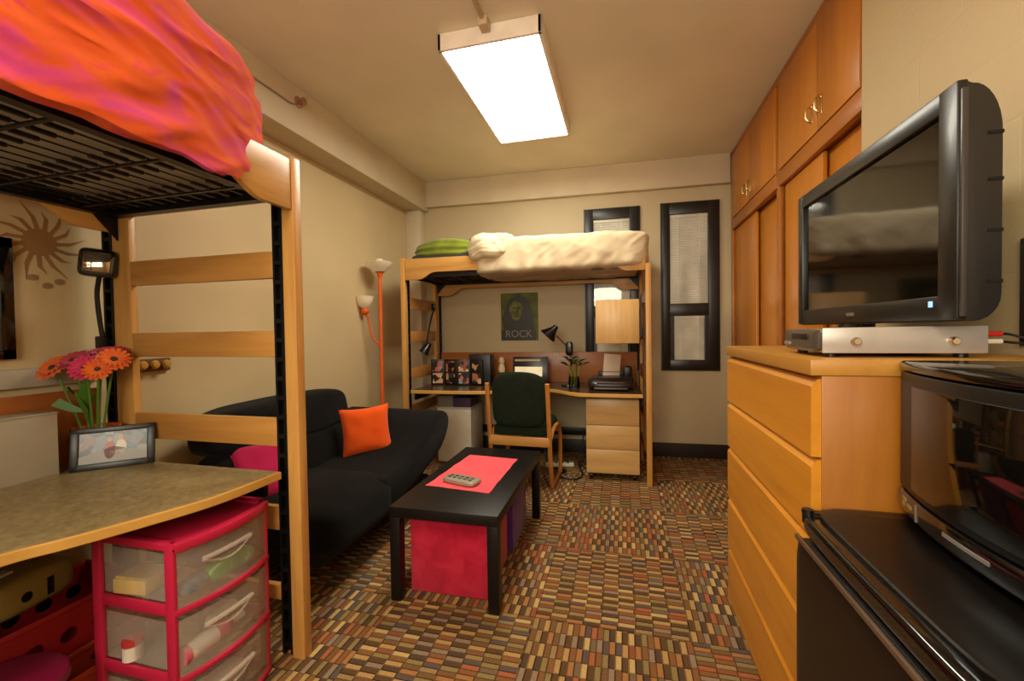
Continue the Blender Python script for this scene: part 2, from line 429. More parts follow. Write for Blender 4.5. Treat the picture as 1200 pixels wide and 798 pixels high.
window('window_1', .37, .885, .87, 2.49, [(.443, .79, 1.515, 2.38), (.477, .757, .965, 1.395)])
window('window_2', -.375, .155, .87, 2.485, [(-.29, .06, 1.515, 2.38), (-.265, .035, .965, 1.395)])

# ------------------------------------------------------------------ ceiling light, raceway, sprinkler
t = thing('ceiling_light', 'rectangular fluorescent ceiling light with glowing white diffuser', 'ceiling light', (-.69, 2.86, H), world=True)
x0, x1, ya, yb = -.985, -.40, 2.245, 3.49
hs = MB()
hs.box(x0, x1, ya, ya+.02, 2.825, H-.001, .003); hs.box(x0, x1, yb-.02, yb, 2.825, H-.001, .003)
hs.box(x0, x0+.02, ya, yb, 2.825, H-.001, .003); hs.box(x1-.02, x1, ya, yb, 2.825, H-.001, .003)
obj('housing', hs, plain('fixture_cream_enamel', '#f2e6d8', .4), t)
obj('diffuser', MB().box(x0+.019, x1-.019, ya+.019, yb-.019, 2.832, 2.842), plain('glowing_diffuser', '#f4f4f4', .6, emis='#fffae6', estr=23), t)
single('ceiling_conduit', MB().box(-.71, -.69, Y0, ya+.0, 2.896, 2.9195, .004).box(-.725, -.675, 2.17, 2.244, 2.87, 2.9195, .006), plain('conduit_cream', '#c9b08c', .45),
       'cream wiring conduit running across the ceiling to the light', 'conduit', (-.7, 1, H-.02))
single('wall_raceway', MB().box(-2.084, -2.072, Y0, 2.33, 2.768, 2.778, .003).tube(smoothpath([(-2.078, 2.32, 2.773), (-2.078, 2.38, 2.772), (-2.078, 2.43, 2.79)]), .006), plain('raceway_paint', '#a08a72', .5),
       'thin painted pipe running along the left ceiling beam', 'pipe', (-2.08, 1, 2.77))
t = thing('fire_sprinkler', 'small coppery sprinkler head at end of beam pipe', 'sprinkler', (-2.084, 2.46, 2.815), world=True)
pk = plain('copper_pink_metal', '#b98a78', .3, metal=.7)
obj('escutcheon', MB().lathe([(0, 0), (.038, 0), (.036, .006), (.018, .012), (0, .012)], (-2.0845, 2.46, 2.815), M=Matrix.Rotation(PI/2, 4, 'Y')), pk, t)
obj('deflector', MB().cyl((-2.08, 2.46, 2.815), (-2.04, 2.46, 2.815), .008).lathe([(0, 0), (.026, 0), (.026, .003), (0, .003)], (-2.04, 2.46, 2.815), M=Matrix.Rotation(PI/2, 4, 'Y'), seg=10).tube([(-2.075, 2.44, 2.815), (-2.05, 2.438, 2.815), (-2.038, 2.458, 2.815)], .003).tube([(-2.075, 2.48, 2.815), (-2.05, 2.482, 2.815), (-2.038, 2.462, 2.815)], .003), pk, t)

# ------------------------------------------------------------------ built-in wardrobes along the right side
def wardrobe(label, y0, y1, seam, sl):
    t = thing('wardrobe', label, 'wardrobe', (1.0, (y0+y1)/2, 0), world=True)
    F = 1.0
    c = MB()
    c.box(F, 1.6, y0, y0+.03, 0, 2.915); c.box(F, 1.6, y1-.03, y1, 0, 2.915)
    c.box(F-.008, F+.02, y0, y1, 2.865, 2.915, .003)
    c.box(F-.006, F+.02, y1-.045, y1, 0, 2.87, .003)
    c.box(1.57, 1.6, y0, y1, 0, 2.9); c.box(F+.02, 1.57, y0+.03, y1-.03, 2.2, 2.23)
    obj('carcass', c, W['ward_y'], t)
    obj('middle_rail', MB().box(F-.012, F+.02, y0, y1-.045, 2.19, 2.285, .004), W['ward_y'], t)
    ys = [y0+.012, seam, y1-.05]
    for k in (0, 1):
        d = obj('cupboard_door', MB().box(F-.016, F+.004, ys[k]+.003, ys[k+1]-.003, 2.29, 2.86, .003), W['ward'], t)
        hy = seam-.055 if k == 0 else seam+.055
        h = MB(); 
        h.tube(smoothpath([(F-.017, hy, 2.365), (F-.04, hy, 2.375), (F-.044, hy, 2.405), (F-.04, hy, 2.435), (F-.017, hy, 2.445)]), .006)
        h.box(F-.02, F-.016, hy-.01, hy+.01, 2.355, 2.455, .002)
        obj('handle', h, brass, d)
    for k, (a, b, dx) in enumerate(sl):
        obj('sliding_door', MB().box(F+dx, F+dx+.022, a, b, .06, 2.19, .003), W['ward'], t)
    obj('plinth', MB().box(F+.02, F+.04, y0, y1, 0, .06), black_steel, t)
    return t
wardrobe('built-in birch wardrobe bay adjoining the plaster wall behind the television', 2.17, 3.232, 2.605, [(2.20, 2.66, .05), (2.62, 3.16, .018)])
wardrobe('built-in birch wardrobe bay next to the black window', 3.236, 4.50, 3.885, [(3.27, 3.86, .05), (3.80, 4.45, .018)])

# ------------------------------------------------------------------ loft beds with desks
def loft_bed(label, loc, rotz, L, D, deckz=1.785, HT2=1.945, rear=(1.72, 1.80)):
    t = thing('loft_bed', label, 'loft bed', loc, rotz)
    HT = 1.945
    for end in (0, 1):
        mir = (lambda a, b: (a, b)) if end == 0 else (lambda a, b: (L-b, L-a))
        def bx(mb, a, b, *r, **k):
            p, q = mir(a, b); return mb.box(p, q, *r, **k)
        HT = 1.945 if end == 0 else HT2
        p = obj('post', bx(MB(), 0, .042, 0, .056, 0, HT, .004), W['bed'], t)
        st = MB(); bx(st, .012, .04, .056, .066, .01, HT); bx(st, .012, .04, .094, .104, .01, HT); bx(st, .012, .018, .060, .100, .01, HT)
        z = .04
        while z < HT:
            bx(st, .014, .042, .064, .096, z, z+.016); z += .075
        obj('slotted_bracket', st, black_steel, p, smooth=False)
        s = obj('rear_post', bx(MB(), .012, .042, D-.155, D-.055, 0, HT, .004), W['bed'], t)
        st = MB(); bx(st, .0, .045, D-.055, D-.044, .01, HT); bx(st, .0, .045, D-.012, D, .01, HT); bx(st, .004, .012, D-.05, D-.005, .01, HT)
        z = .04
        while z < HT:
            bx(st, .010, .044, D-.046, D-.010, z, z+.016); z += .075
        obj('slotted_bracket', st, black_steel, s, smooth=False)
        for a, b in ((1.79, min(1.935, HT)), (1.49, 1.595), (1.183, 1.286), (.832, .942), (.50, .594), (.222, .28)):
            obj('ladder_rail', bx(MB(), .014, .04, .104, D-.155, a, b, .004), W['bed_y'], t)
    def rail(y0, y1, zt, ze, zm):
        a, b = .045, L-.045
        poly = [(a, zt), (a, ze)] + [(a+.13+k*.02, ze+(zm-ze)*(.5-.5*math.cos(PI*k/8))) for k in range(9)]
        poly += [(b-(p[0]-a), p[1]) for p in poly[1:][::-1]] + [(b, zt)]
        return MB().prism(poly, y0, y1, 'y', .003)
    obj('side_rail', rail(0.005, .03, 1.935, 1.745, 1.808), W['bed_x'], t)
    obj('side_rail', rail(D-.09, D-.065, 1.935, *rear), W['bed_x'], t)
    dk = MB(); a, b = .05, L-.05
    for y in (.045, D-.13): dk.box(a, b, y, y+.035, deckz-.004, deckz+.04)
    for x in (a, b-.035): dk.box(x, x+.035, .045, D-.095, deckz-.004, deckz+.04)
    fr = obj('deck_frame', dk, black_steel, t, smooth=False)
    sp = MB(); nW = 13
    for k in range(nW):
        y = .09+k*(D-.23)/(nW-1)
        sp.box(a+.03, b-.03, y-.0025, y+.0025, deckz+.012, deckz+.016)
    nrow = 8
    for r in range(nrow):
        x = a+.14+r*(b-a-.28)/(nrow-1)
        for k in range(nW):
            y = .09+k*(D-.23)/(nW-1)
            sp.box(x-.075, x-.012, y-.008, y+.008, deckz+.006, deckz+.018, .004, seg=1); sp.box(x+.012, x+.075, y-.008, y+.008, deckz+.006, deckz+.018, .004, seg=1)
        sp.box(x-.006, x+.006, .08, D-.13, deckz+.004, deckz+.01)
    obj('link_spring', sp, black_steel, fr, smooth=False)
    for sx in (0, 1):
        x = .045 if sx == 0 else L-.045; s = 1 if sx == 0 else -1
        obj('corner_gusset', MB().prism([(x, deckz+.01), (x+s*.10, deckz+.01), (x, deckz-.10)], D-.10, D-.094, 'y'), black_steel, t, smooth=False)
    obj('rear_stretcher', MB().box(.045, L-.045, D-.045, D-.02, .20, .275, .003), black_steel, t)
    return t
NBL = 2.17
NB = Matrix.Translation((-1.213, 1.432-NBL, 0)) @ Matrix.Rotation(PI/2, 4, 'Z')
near_bed = loft_bed('maple loft bed with ladder end under the orange duvet', (-1.213, 1.432-NBL, 0), PI/2, NBL, 1.0)
FBL, FBD = 2.17, .86
FLOC = (-1.955, 3.535, 0); FROT = .034
far_bed = loft_bed('maple loft bed standing against the back wall under white bedding', FLOC, FROT, FBL, FBD, 1.775, 1.80, (1.66, 1.735))
FB = Matrix.Translation(FLOC) @ Matrix.Rotation(FROT, 4, 'Z')

lam = blotch('speckled_grey_laminate', [(.3, '#7a6848'), (.5, '#8c7852'), (.7, '#9c8962')], nscale=45, rough=.3, bump=0, sheen=0)
lam_dark = blotch('dark_brown_laminate', [(.3, '#33261c'), (.7, '#4b3a2b')], nscale=7, rough=.25, bump=0, sheen=0)
def desk(label, bedM, rotz, L, D, ctrl, top_mat, xs=.05, yback=None):
    """bowed desktop; ctrl = (x, y) control points of the front edge, in the bed's frame"""
    loc = bedM.translation
    t = thing('desk', label, 'desk', loc, rotz)
    fp = [(p.x, p.y) for p in smoothpath([(x, y, 0) for x, y in ctrl], 8)]
    yb = D-.06 if yback is None else yback
    poly = fp + [(fp[-1][0], yb), (fp[0][0], yb)]
    obj('desktop', MB().prism(poly, .717, .745, 'z'), top_mat, t, smooth=False)
    band = MB()
    off = [(p[0], p[1]-.014) for p in fp]
    band.prism(off + [(p[0], p[1]-.0005) for p in fp][::-1], .716, .746, 'z', .003)
    obj('edge_band', band, W['edge'], t, smooth=False)
    obj('backboard', MB().box(xs+.01, L-xs-.01, yb+.0005, yb+.014, .70, 1.05, .002), W['cork'], t)
    for x in (xs, L-xs-.025): obj('support_bracket', MB().box(x, x+.022, .14, D-.17, .64, .712), black_steel, t)
    return t
desk('grey laminate desk with curved maple edge under the orange-duvet bed', NB, PI/2, NBL, 1.0,
     [(.05, .07), (.35, .16), (.75, .27), (1.10, .29), (1.40, .272), (1.53, .212), (1.66, .155), (1.85, .09), (2.10, .075)], lam, yback=1.025)
desk('dark laminate desk with wavy maple edge below the far loft', FB, FROT, FBL, FBD,
     [(.07, .035), (.35, .03), (.75, .06), (1.0, .20), (1.17, .30), (1.35, .24), (1.55, .05), (1.70, .01), (1.9, .0), (2.1, .005)], lam_dark)
def F(x, y, z=0): return FB @ Vector((x, y, z))      # far bed frame -> world

# ------------------------------------------------------------------ bedding of the near bed
def wr(p, a, f=6): return a*fbm((p.x*f, p.y*f*.6, p.z*f))
single('mattress', MB().soft(-2.16, -1.27, -.66, 1.37, 1.832, 1.97, 14, 8), plain('grey_ticking', '#b4b6b8', .9, bump=.3), 'grey mattress lying on the springs beneath the orange duvet', 'mattress', (-1.7, .3, 1.9))
def ridge(p): return 1-2*abs(noise.noise(Vector(p)))
def duv(q, u):
    c = Vector((-1.675, .34, 2.05)); h = Vector((.535, 1.10, .25))
    q = q.copy()
    if u.z < 0:          # the cover hangs straight down over the rail instead of tucking under
        e = 3.4; rh = max(.5, max(0, 1-abs(u.z)**e)**(1/e)); f = rh**-.85
        q.x = c.x+max(-1, min(1, u.x*f))*h.x; q.y = c.y+max(-1, min(1, u.y*f))*h.y
        q.z = c.z+max(-1, u.z*1.22)*h.z
    w = Vector((q.x*3+q.z*5, q.y*1.6-q.z*2.5, 3.1))
    cr = noise.noise(w)
    cr2 = ridge((q.x*7+q.z*9+cr, q.y*3.2-q.z*7+cr, 8))
    cr3 = ridge((q.x*16, q.y*6+q.z*17, 2+cr2))
    n = Vector((u.x, u.y, u.z*.8)).normalized()
    q += n*(.022*cr+.012*cr2+.006*cr3-.006)
    q.z += .03*fbm((q.x*2.2, q.y*1.6, 1))*max(0, u.z)
    if u.z < -.4: q.z += .012*noise.noise(Vector((q.y*9, 4, 1)))
    if u.z < -.4 and u.x > .5: q.z -= .026*min(1, (-u.z-.4)/.4)
    if u.z < -.78 and max(abs(u.x)/.97, abs(u.y)/.99) < .98 and q.x < -1.2: q.z = 1.99
    if q.x < -1.25 and q.y > 1.2: q.z = max(q.z, 1.955); q.y = min(q.y, 1.44)
    if u.y > .55 and u.x > 0 and u.z < .2: q.z -= .05*(u.y-.55)/.45*(.2-u.z)
    return q
single('duvet', MB().soft(-2.21, -1.14, -.76, 1.44, 1.80, 2.30, 3.4, 84, duv), blotch('orange_pink_cotton', [(.34, '#cf3f7c'), (.44, '#dc4a5c'), (.52, '#e2541c'), (.62, '#e05a14'), (.70, '#d2364c')], (4.2, 1.5, 4.2), 2.2, .85, .1, 220, 1.4, .1, (0, .3, .4)),
       'rumpled orange and pink duvet bulging over the near loft bed', 'duvet', (-1.7, .3, 1.85))

# ------------------------------------------------------------------ bedding of the far bed
def FBsoft(x0, x1, y0, y1, z0, z1, e, n, fn=None): return MB().soft(x0, x1, y0, y1, z0, z1, e, n, fn).xf(FB)
single('mattress', FBsoft(.06, 2.10, .05, .72, 1.83, 1.99, 14, 8), plain('navy_ticking', '#3a3c44', .9, bump=.3), 'dark mattress under the white comforter on the far loft', 'mattress', F(1, .4, 1.9))
def com(q, u):
    q = q.copy()
    n = Vector(u).normalized()
    q += n*(.012*noise.noise(Vector((q.x*3.2, q.y*3, q.z*3+4)))+.009*ridge((q.x*5+q.z*5, q.y*3-q.z*3, 2))+.006*ridge((q.x*11-q.z*9, q.y*5+q.z*8, 7))-.006)
    if u.z < .2 and u.y < 0:
        k = (.2-u.z)/1.2
        q.y += k*(.012*math.sin(q.x*31+2*math.sin(q.x*5))+.012*noise.noise(Vector((q.x*12, q.z*4, 1))))
        q.z += k*(.012*noise.noise(Vector((q.x*6, 3, 1)))) + .012*k*u.x
    return q
single('comforter', FBsoft(.69, 2.165, -.05, .74, 1.765, 2.075, 8, 70, com), blotch('cream_white_cotton', [(.3, '#bfa98a'), (.6, '#d2bf9e')], nscale=4, rough=.9, bump=.1, sheen=.1),
       'cream white comforter spread over the far loft bed', 'comforter', F(1.4, .3, 1.9))
def pil(q, u):
    q = q.copy(); q.z += .035*noise.noise(Vector((q.x*5, q.y*5, 2)))
    q.x += .02*noise.noise(Vector((q.z*14, q.y*3, 7))); q.y += .015*math.sin(q.x*22+q.z*9)
    q += Vector(u).normalized()*(.014*ridge((q.x*9+q.z*8, q.y*6, 3))+.008*ridge((q.x*4, q.z*22, 5)))
    if u.x < -.3 and u.y < 0: q.z -= .07*(-.3-u.x)
    return q
single('pillow', FBsoft(.66, 1.03, -.085, .42, 1.90, 2.11, 4.5, 34, pil), blotch('white_pillow_cotton', [(.3, '#cbb896'), (.6, '#dccbab')], nscale=5, rough=.9, bump=.1, sheen=.1),
       'rumpled white pillow sitting next to the green blanket', 'pillow', F(.85, .1, 2))
def grn(q, u):
    q = q.copy()
    n = Vector((u.x, u.y, 0))
    n = n.normalized() if n.length > .01 else n
    lay = .5+.5*math.cos((q.z-1.94)/.062*2*PI)
    q += n*(-.011*lay*(1 if u.z < .7 else .2))
    q.z += .012*noise.noise(Vector((q.x*5, q.y*5, 2))) - (.05*max(0, -u.x-.2)+.03*max(0, u.x-.3))*max(0, u.z+.4)
    return q
single('folded_blanket', FBsoft(.07, .70, .035, .60, 1.92, 2.125, 4, 26, grn), blotch('olive_green_fleece', [(.3, '#5e6a18'), (.7, '#7c8828')], nscale=6, rough=.95, bump=.4, sheen=.3),
       'folded olive green blanket stacked on the far loft', 'blanket', F(.35, .3, 1.93))
t = thing('black_cap', 'black cap lying on top between green blanket and white pillow', 'cap', F(.62, .42, 2.13), world=True)
c = F(.60, .46, 2.115)
obj('crown', MB().lathe([(.10, 0), (.098, .03), (.08, .055), (.04, .068), (0, .07)], c), plain('black_cotton', '#100e0d', .9, bump=.2), t)
obj('brim', MB().prism([(c.x-.16*math.cos(a)*.9-.06, c.y-.12*math.sin(a)) for a in [PI*k/12-PI/2 for k in range(13)]], c.z+.002, c.z+.012, 'z', .002), plain('black_brim', '#100e0d', .8), t)

# ------------------------------------------------------------------ far bed: overhead box, poster, lamp, desk things
t = thing('hanging_cabinet', 'pale wooden box cabinet hung at right end of the far loft', 'cabinet', F(1.9, .02, 1.16), FROT)
cb = MB()
for a in ((-.165, .175, 0, .20, .34, .352), (-.165, .175, 0, .20, -.0, .012), (-.165, -.152, 0, .20, 0, .35), (.162, .175, 0, .20, 0, .35), (-.165, .175, .19, .20, 0, .35)): cb.box(*a)
obj('box', cb, W['pale'], t, smooth=False)
obj('front_door', MB().box(-.167, .177, -.018, -.001, -.002, .354, .003), W['pale'], t)
obj('hanger', MB().box(.176, .20, .03, .15, .05, .30), black_steel, t)

# poster: a generic long-haired figure in green and dark brown over block letters
px0, px1, pz0, pz1 = -1.275, -.872, 1.17, 1.675
pw = px1-px0
t = thing('poster', 'green and dark portrait poster with bold lettering taped to back wall', 'poster', WB @ Vector(((px0+px1)/2, -.003, (pz0+pz1)/2)), SK)
hw, hh = pw/2, (pz1-pz0)/2
obj('print', MB().box(-hw, hw, -.001, .001, -hh, hh), blotch('poster_green', [(.3, '#4b4f14'), (.7, '#6f7424')], (1, 1, 1), 6, .4, 0, sheen=0), t)
dark = plain('poster_dark_ink', '#1d1611', .45)
hair = [(-.17, -.14), (-.19, -.02), (-.15, .1), (-.10, .19), (-.01, .225), (.06, .205), (.11, .14), (.14, .05), (.15, -.05), (.17, -.14)]
fig = MB().prism(hair, -.0025, -.0012, 'y').prism([(-hw, -.14), (.175, -.14), (.175, -hh), (-hw, -hh)], -.0024, -.0012, 'y')
obj('dark_figure', fig, dark, t, smooth=False)
face = [(-.035+.075*math.cos(a)*(1 if math.sin(a) > 0 else .8), .065+.105*math.sin(a)) for a in [2*PI*k/24 for k in range(24)]]
obj('pale_face', MB().prism(face, -.0038, -.0026, 'y'), blotch('poster_face_green', [(.35, '#3e3f16'), (.55, '#77762f'), (.7, '#8a8840')], nscale=16, rough=.4, bump=0, sheen=0), t, smooth=False)
ft = MB()
for a in ((-.075, -.03, .085, .10), (-.03+.005, .02, .085, .10), (-.045, -.025, .035, .05), (-.06, 0, .0, .012)): ft.box(a[0], a[1], -.0045, -.0039, a[2], a[3])
obj('face_shadows', ft, dark, t, smooth=False)
def text(body, size, M, mat, parent, name='lettering', ext=.0006):
    cu = bpy.data.curves.new(name, 'FONT'); cu.body = body; cu.size = size; cu.align_x = 'CENTER'; cu.align_y = 'CENTER'; cu.extrude = ext
    cu.materials.append(mat)
    o = bpy.data.objects.new(name, cu); C.objects.link(o)
    dg = bpy.context.evaluated_depsgraph_get(); me = bpy.data.meshes.new_from_object(o.evaluated_get(dg)); bpy.data.objects.remove(o)
    o = bpy.data.objects.new(name, me); C.objects.link(o); o.parent = parent; o.matrix_local = M; return o
RX = Matrix.Rotation(PI/2, 4, 'X')
text('ROCK', .105, Matrix.Translation((-.01, -.0035, -.185)) @ RX, plain('poster_grey_ink', '#8d8478', .5), t)

# black clip lamp on the far bed's ladder
bk = plain('black_enamel', '#0b0a0a', .3, coat=.2)
t = thing('clip_lamp', 'black gooseneck clip lamp hanging from far ladder rail', 'lamp', F(.06, .45, 1.50), world=True)
P = [F(.055, .62, 1.52), F(.075, .58, 1.50), F(.075, .50, 1.40), F(.07, .45, 1.28), F(.07, .42, 1.21), F(.075, .40, 1.17)]
obj('gooseneck', MB().tube(smoothpath(P), .008), bk, t)
obj('clip', MB().box(-.02, .02, -.015, .015, -.03, .03, .004, Matrix.Translation(F(.055, .62, 1.535)) @ Matrix.Rotation(FROT, 4, 'Z')), bk, t)
obj('lamp_shade', MB().lathe([(.02, .06), (.028, .05), (.05, -.06), (.046, -.06), (.0, -.02)], F(.075, .38, 1.115), M=Matrix.Rotation(.5, 4, 'Y') @ Matrix.Rotation(-.3, 4, 'X')), bk, t)

# folding photo frame (zigzag), dark box, figurine, screen, lamp, bamboo, printer
zt = .746
def DF(x, y, z=0): return F(x, y, zt+z)
t = thing('folding_photo_frame', 'black folding frame of eight snapshots standing on far desk', 'picture frame', DF(.35, .42), world=True)
cols = [['#c89a78', '#302018', '#8d4a3a', '#181414', '#d8c0a0'], ['#20181a', '#b88868', '#403028', '#e0d0b8', '#101010'], ['#b85a50', '#d8b898', '#202028', '#7890a0', '#101010'], ['#181818', '#a86850', '#d0a888', '#302820', '#101014']]
for k in range(4):
    xa = .11+k*.135; zg = .03 if k % 2 else 0
    za = .03-zg if k % 2 == 0 else 0
    a = Vector((xa, .40+(.03 if k % 2 else 0), 0)); b_ = Vector((xa+.132, .40+(0 if k % 2 else .03), 0))
    d = (b_-a); ang = math.atan2(d.y, d.x)
    M = FB @ Matrix.Translation((a.x, a.y, zt+.001)) @ Matrix.Rotation(ang, 4, 'Z')
    fr = obj('leaf_frame', MB().box(0, d.length-.003, -.005, .005, 0, .255, .002, M), satin_black, t)
    for r in (0, 1):
        obj('snapshot', MB().box(.018, d.length-.02, -.0065, -.0055, .018+r*.118, .118+r*.118, 0, M), snapshot('snapshot_%d_%d' % (k, r), cols[(k+r*2) % 4], 22, k*3.1+r*1.7), fr, smooth=False)
single('speaker_box', MB().box(-.11, .11, -.08, .08, 0, .30, .008).xf(FB @ Matrix.Translation((.60, .52, zt+.001))), plain('navy_black', '#0e0f16', .4), 'navy black box speaker behind the folding snapshots', 'speaker', DF(.62, .5))
t = thing('figurine', 'small cream figurine on dark base on far desk', 'figurine', DF(.79, .5), world=True)
obj('base', MB().soft(-.08, .08, -.05, .05, 0, .12, 4, 6).xf(FB @ Matrix.Translation((.83, .54, zt+.001))), plain('dark_brown_base', '#2a1d16', .6), t)
obj('figure', MB().lathe([(.03, 0), (.035, .04), (.02, .08), (.03, .11), (.024, .14), (0, .155)], F(.80, .54, zt+.12)), plain('cream_ceramic', '#c9b48c', .5), t)
t = thing('laptop', 'open laptop with bright lower screen behind the green chair', 'laptop', DF(1.08, .4), world=True)
M = FB @ Matrix.Translation((1.08, .36, zt+.002))
obj('keyboard_base', MB().box(-.17, .17, -.02, .20, 0, .02, .004, M), satin_black, t)
ML = M @ Matrix.Translation((0, .20, .02)) @ Matrix.Rotation(-.15, 4, 'X')
ld = obj('screen_lid', MB().box(-.175, .175, -.006, .006, 0, .25, .004, ML), plain('laptop_dark_lid', '#17161c', .3), t)
obj('display', MB().box(-.155, .12, -.0075, -.0062, .055, .15, 0, ML), plain('display_cream', '#e0cfa0', .3, emis='#fff0c8', estr=.35, var=.1, nscale=12), ld)
obj('display_top', MB().box(-.155, .10, -.0075, -.0062, .205, .225, 0, ML), plain('display_tan', '#b09a78', .3), ld)
t = thing('desk_lamp', 'black adjustable desk lamp with cone shade on far desk', 'lamp', DF(1.38, .45), world=True)
bs = DF(1.46, .50)
obj('base', MB().lathe([(0, 0), (.07, 0), (.068, .012), (.02, .02), (0, .022)], bs+Vector((0, 0, .001))), bk, t)
j = F(1.475, .46, 1.10)
obj('arm', MB().tube([bs+Vector((0, 0, .02)), F(1.49, .50, .95), j], .007).tube([j, F(1.36, .44, 1.22)], .006), plain('lamp_grey_steel', '#6a625a', .35, metal=.8), t)
obj('joint_box', MB().soft(-.035, .035, -.03, .03, -.065, .065, 4, 6).xf(Matrix.Translation(j)), bk, t)
hd = F(1.31, .43, 1.255)
MM = Matrix.Rotation(FROT, 4, 'Z') @ Matrix.Rotation(.75, 4, 'Y')
obj('lamp_shade', MB().lathe([(0, .085), (.022, .08), (.03, .05), (.036, .03), (.085, -.05), (.08, -.05), (.03, .02), (0, .02)], hd, M=MM), bk, t)
obj('bulb', MB().ball(hd+MM.to_3x3() @ Vector((0, 0, -.015)), .026), plain('bulb_glass', '#e6d0a0', .3), t)
t = thing('lucky_bamboo', 'lucky bamboo plant in glass jar next to the desk lamp', 'plant', DF(1.52, .30), world=True)
vc = DF(1.53, .30, .001)
obj('jar', MB().lathe([(0, 0), (.045, 0), (.05, .02), (.045, .11), (.04, .11), (.042, .025), (0, .015)], vc), glassy('jar_glass', '#e0e8d8'), t)
obj('blue_gravel', MB().lathe([(0, .016), (.04, .016), (.041, .03), (0, .032)], vc), plain('blue_stones', '#22406a', .5, var=.3, nscale=80), t)
stm = MB(); lv = MB()
for k in range(5):
    a = k*1.25; r = .02
    b0 = vc+Vector((r*math.cos(a), r*math.sin(a), .03)); tp = vc+Vector((.05*math.cos(a), .03*math.sin(a), .20+.025*(k % 3)))
    stm.tube([b0, (b0+tp)/2+Vector((.004, 0, 0)), tp], .006)
    for q in range(4):
        an = a+q*1.7; L_ = .125
        d = Vector((math.cos(an), math.sin(an), .7)).normalized(); s = d.cross(Vector((0, 0, 1))).normalized()*.014
        m_ = tp+d*L_*.5; e_ = tp+d*L_+Vector((0, 0, -.03))
        lv.bm.faces.new([lv.bm.verts.new(v) for v in (tp, m_+s, e_, m_-s)])
obj('stems', stm, plain('bamboo_stem', '#6f7a2c', .5), t); obj('leaves', lv, plain('bamboo_leaf', '#56602a', .5), t)
t = thing('printer', 'dark inkjet printer with paper feed at right end of desk', 'printer', DF(1.88, .32), world=True)
M = FB @ Matrix.Translation((1.86, .36, zt+.002))
obj('body', MB().soft(-.21, .19, -.17, .16, 0, .105, 5, 10, lambda q, u: q+Vector((0, .05*max(0, u.z)*(-min(0, u.y)), 0))).xf(M), plain('printer_dark_brown', '#2a221e', .3), t)
obj('output_tray', MB().box(-.15, .13, -.215, -.12, .012, .025, .004, M).box(-.13, .11, -.176, -.155, .06, .072, .002, M), plain('printer_grey_tray', '#5a4a42', .35), t)
obj('rear_feed', MB().box(-.12, .16, .10, .15, .09, .14, .006, M).box(.10, .18, .05, .14, .08, .19, .02, M), satin_black, t)
single('paper_sheet', MB().box(-.075, .075, -.001, .001, 0, .20, 0, M @ Matrix.Translation((-.005, .095, .10)) @ Matrix.Rotation(-.2, 4, 'X') @ Matrix.Rotation(.08, 4, 'Y')), plain('printer_paper', '#cdb7a0', .8), 'blank sheet of paper standing in the printer feed', 'paper', DF(1.86, .45, .1))
single('paper_slip', MB().box(-.03, .03, -.0008, .0008, -.012, .012).xf(FB @ Matrix.Translation((1.31, FBD-.0615, 1.03))), plain('slip_paper', '#d8c8a8', .8), 'small white paper slip on top of the wooden backboard', 'paper', F(1.31, FBD-.0625, 1.03))

# pedestal drawers
t = thing('filing_pedestal', 'pale maple drawer pedestal on casters under right of far desk', 'drawer pedestal', F(1.86, .2, 0), FROT)
obj('carcass', MB().box(-.215, .215, -.10, .40, .055, .69, .003), W['pale'], t)
for a, b in ((.065, .265), (.268, .468), (.471, .685)):
    obj('drawer', MB().box(-.217, .217, -.122, -.101, a, b, .004), W['pale_x'], t)
for sx in (-1, 1):
    for yy in (-.06, .34):
        obj('caster', MB().cyl((sx*.18-.012, yy, .027), (sx*.18+.012, yy, .027), .026).box(sx*.18-.018, sx*.18+.018, yy-.012, yy+.012, .03, .056), black_steel, t)

# white fridge-like box and boxes left under the desk
t = thing('white_storage_cube', 'white storage cube on the floor at left under far desk', 'storage cube', F(.38, .42, 0), FROT)
obj('body', MB().box(-.17, .17, -.12, .28, .02, .53, .006), white_plastic, t)
obj('lid', MB().box(-.173, .173, -.123, .283, .53, .55, .006), plain('white_lid', '#c3b8a6', .4), t)
obj('foot_rail', MB().box(-.15, .15, -.10, .26, 0, .02), plain('wood_foot', '#8a5a30', .5), t)
single('grey_box', MB().box(-.10, .06, -.08, .14, 0, .10, .006).xf(FB @ Matrix.Translation((.30, .42, .551))), plain('grey_card', '#8a7c6a', .7), 'small grey box on white cube beside the purple box', 'box', F(.3, .45, .55))
single('purple_box', MB().box(-.09, .09, -.10, .10, 0, .085, .006).box(-.093, .093, -.103, .103, .068, .09, .004).xf(FB @ Matrix.Translation((.46, .40, .551))), plain('purple_card', '#4c3550', .6), 'purple lidded box sitting on the white storage cube', 'box', F(.46, .4, .55))
single('floor_cable', MB().tube(smoothpath([F(1.2, .55, .25), F(1.23, .50, .10), F(1.30, .35, .012), F(1.45, .25, .012), F(1.38, .12, .012), F(1.52, .04, .012), F(1.60, .14, .012), F(1.56, .40, .05), F(1.6, .55, .30)]), .007), satin_black, 'black power cable looped on carpet under far desk', 'cable', F(1.4, .2, 0))
t = thing('power_strip', 'white power strip on the carpet under far desk', 'power strip', F(1.38, .40, 0), FROT+.2)
obj('body', MB().box(-.13, .13, -.025, .025, .002, .035, .006), white_plastic, t)
for k in range(4): obj('socket', MB().cyl((-.09+k*.055, 0, .034), (-.09+k*.055, 0, .0365), .017), plain('socket_dark', '#3a342c', .6), t)

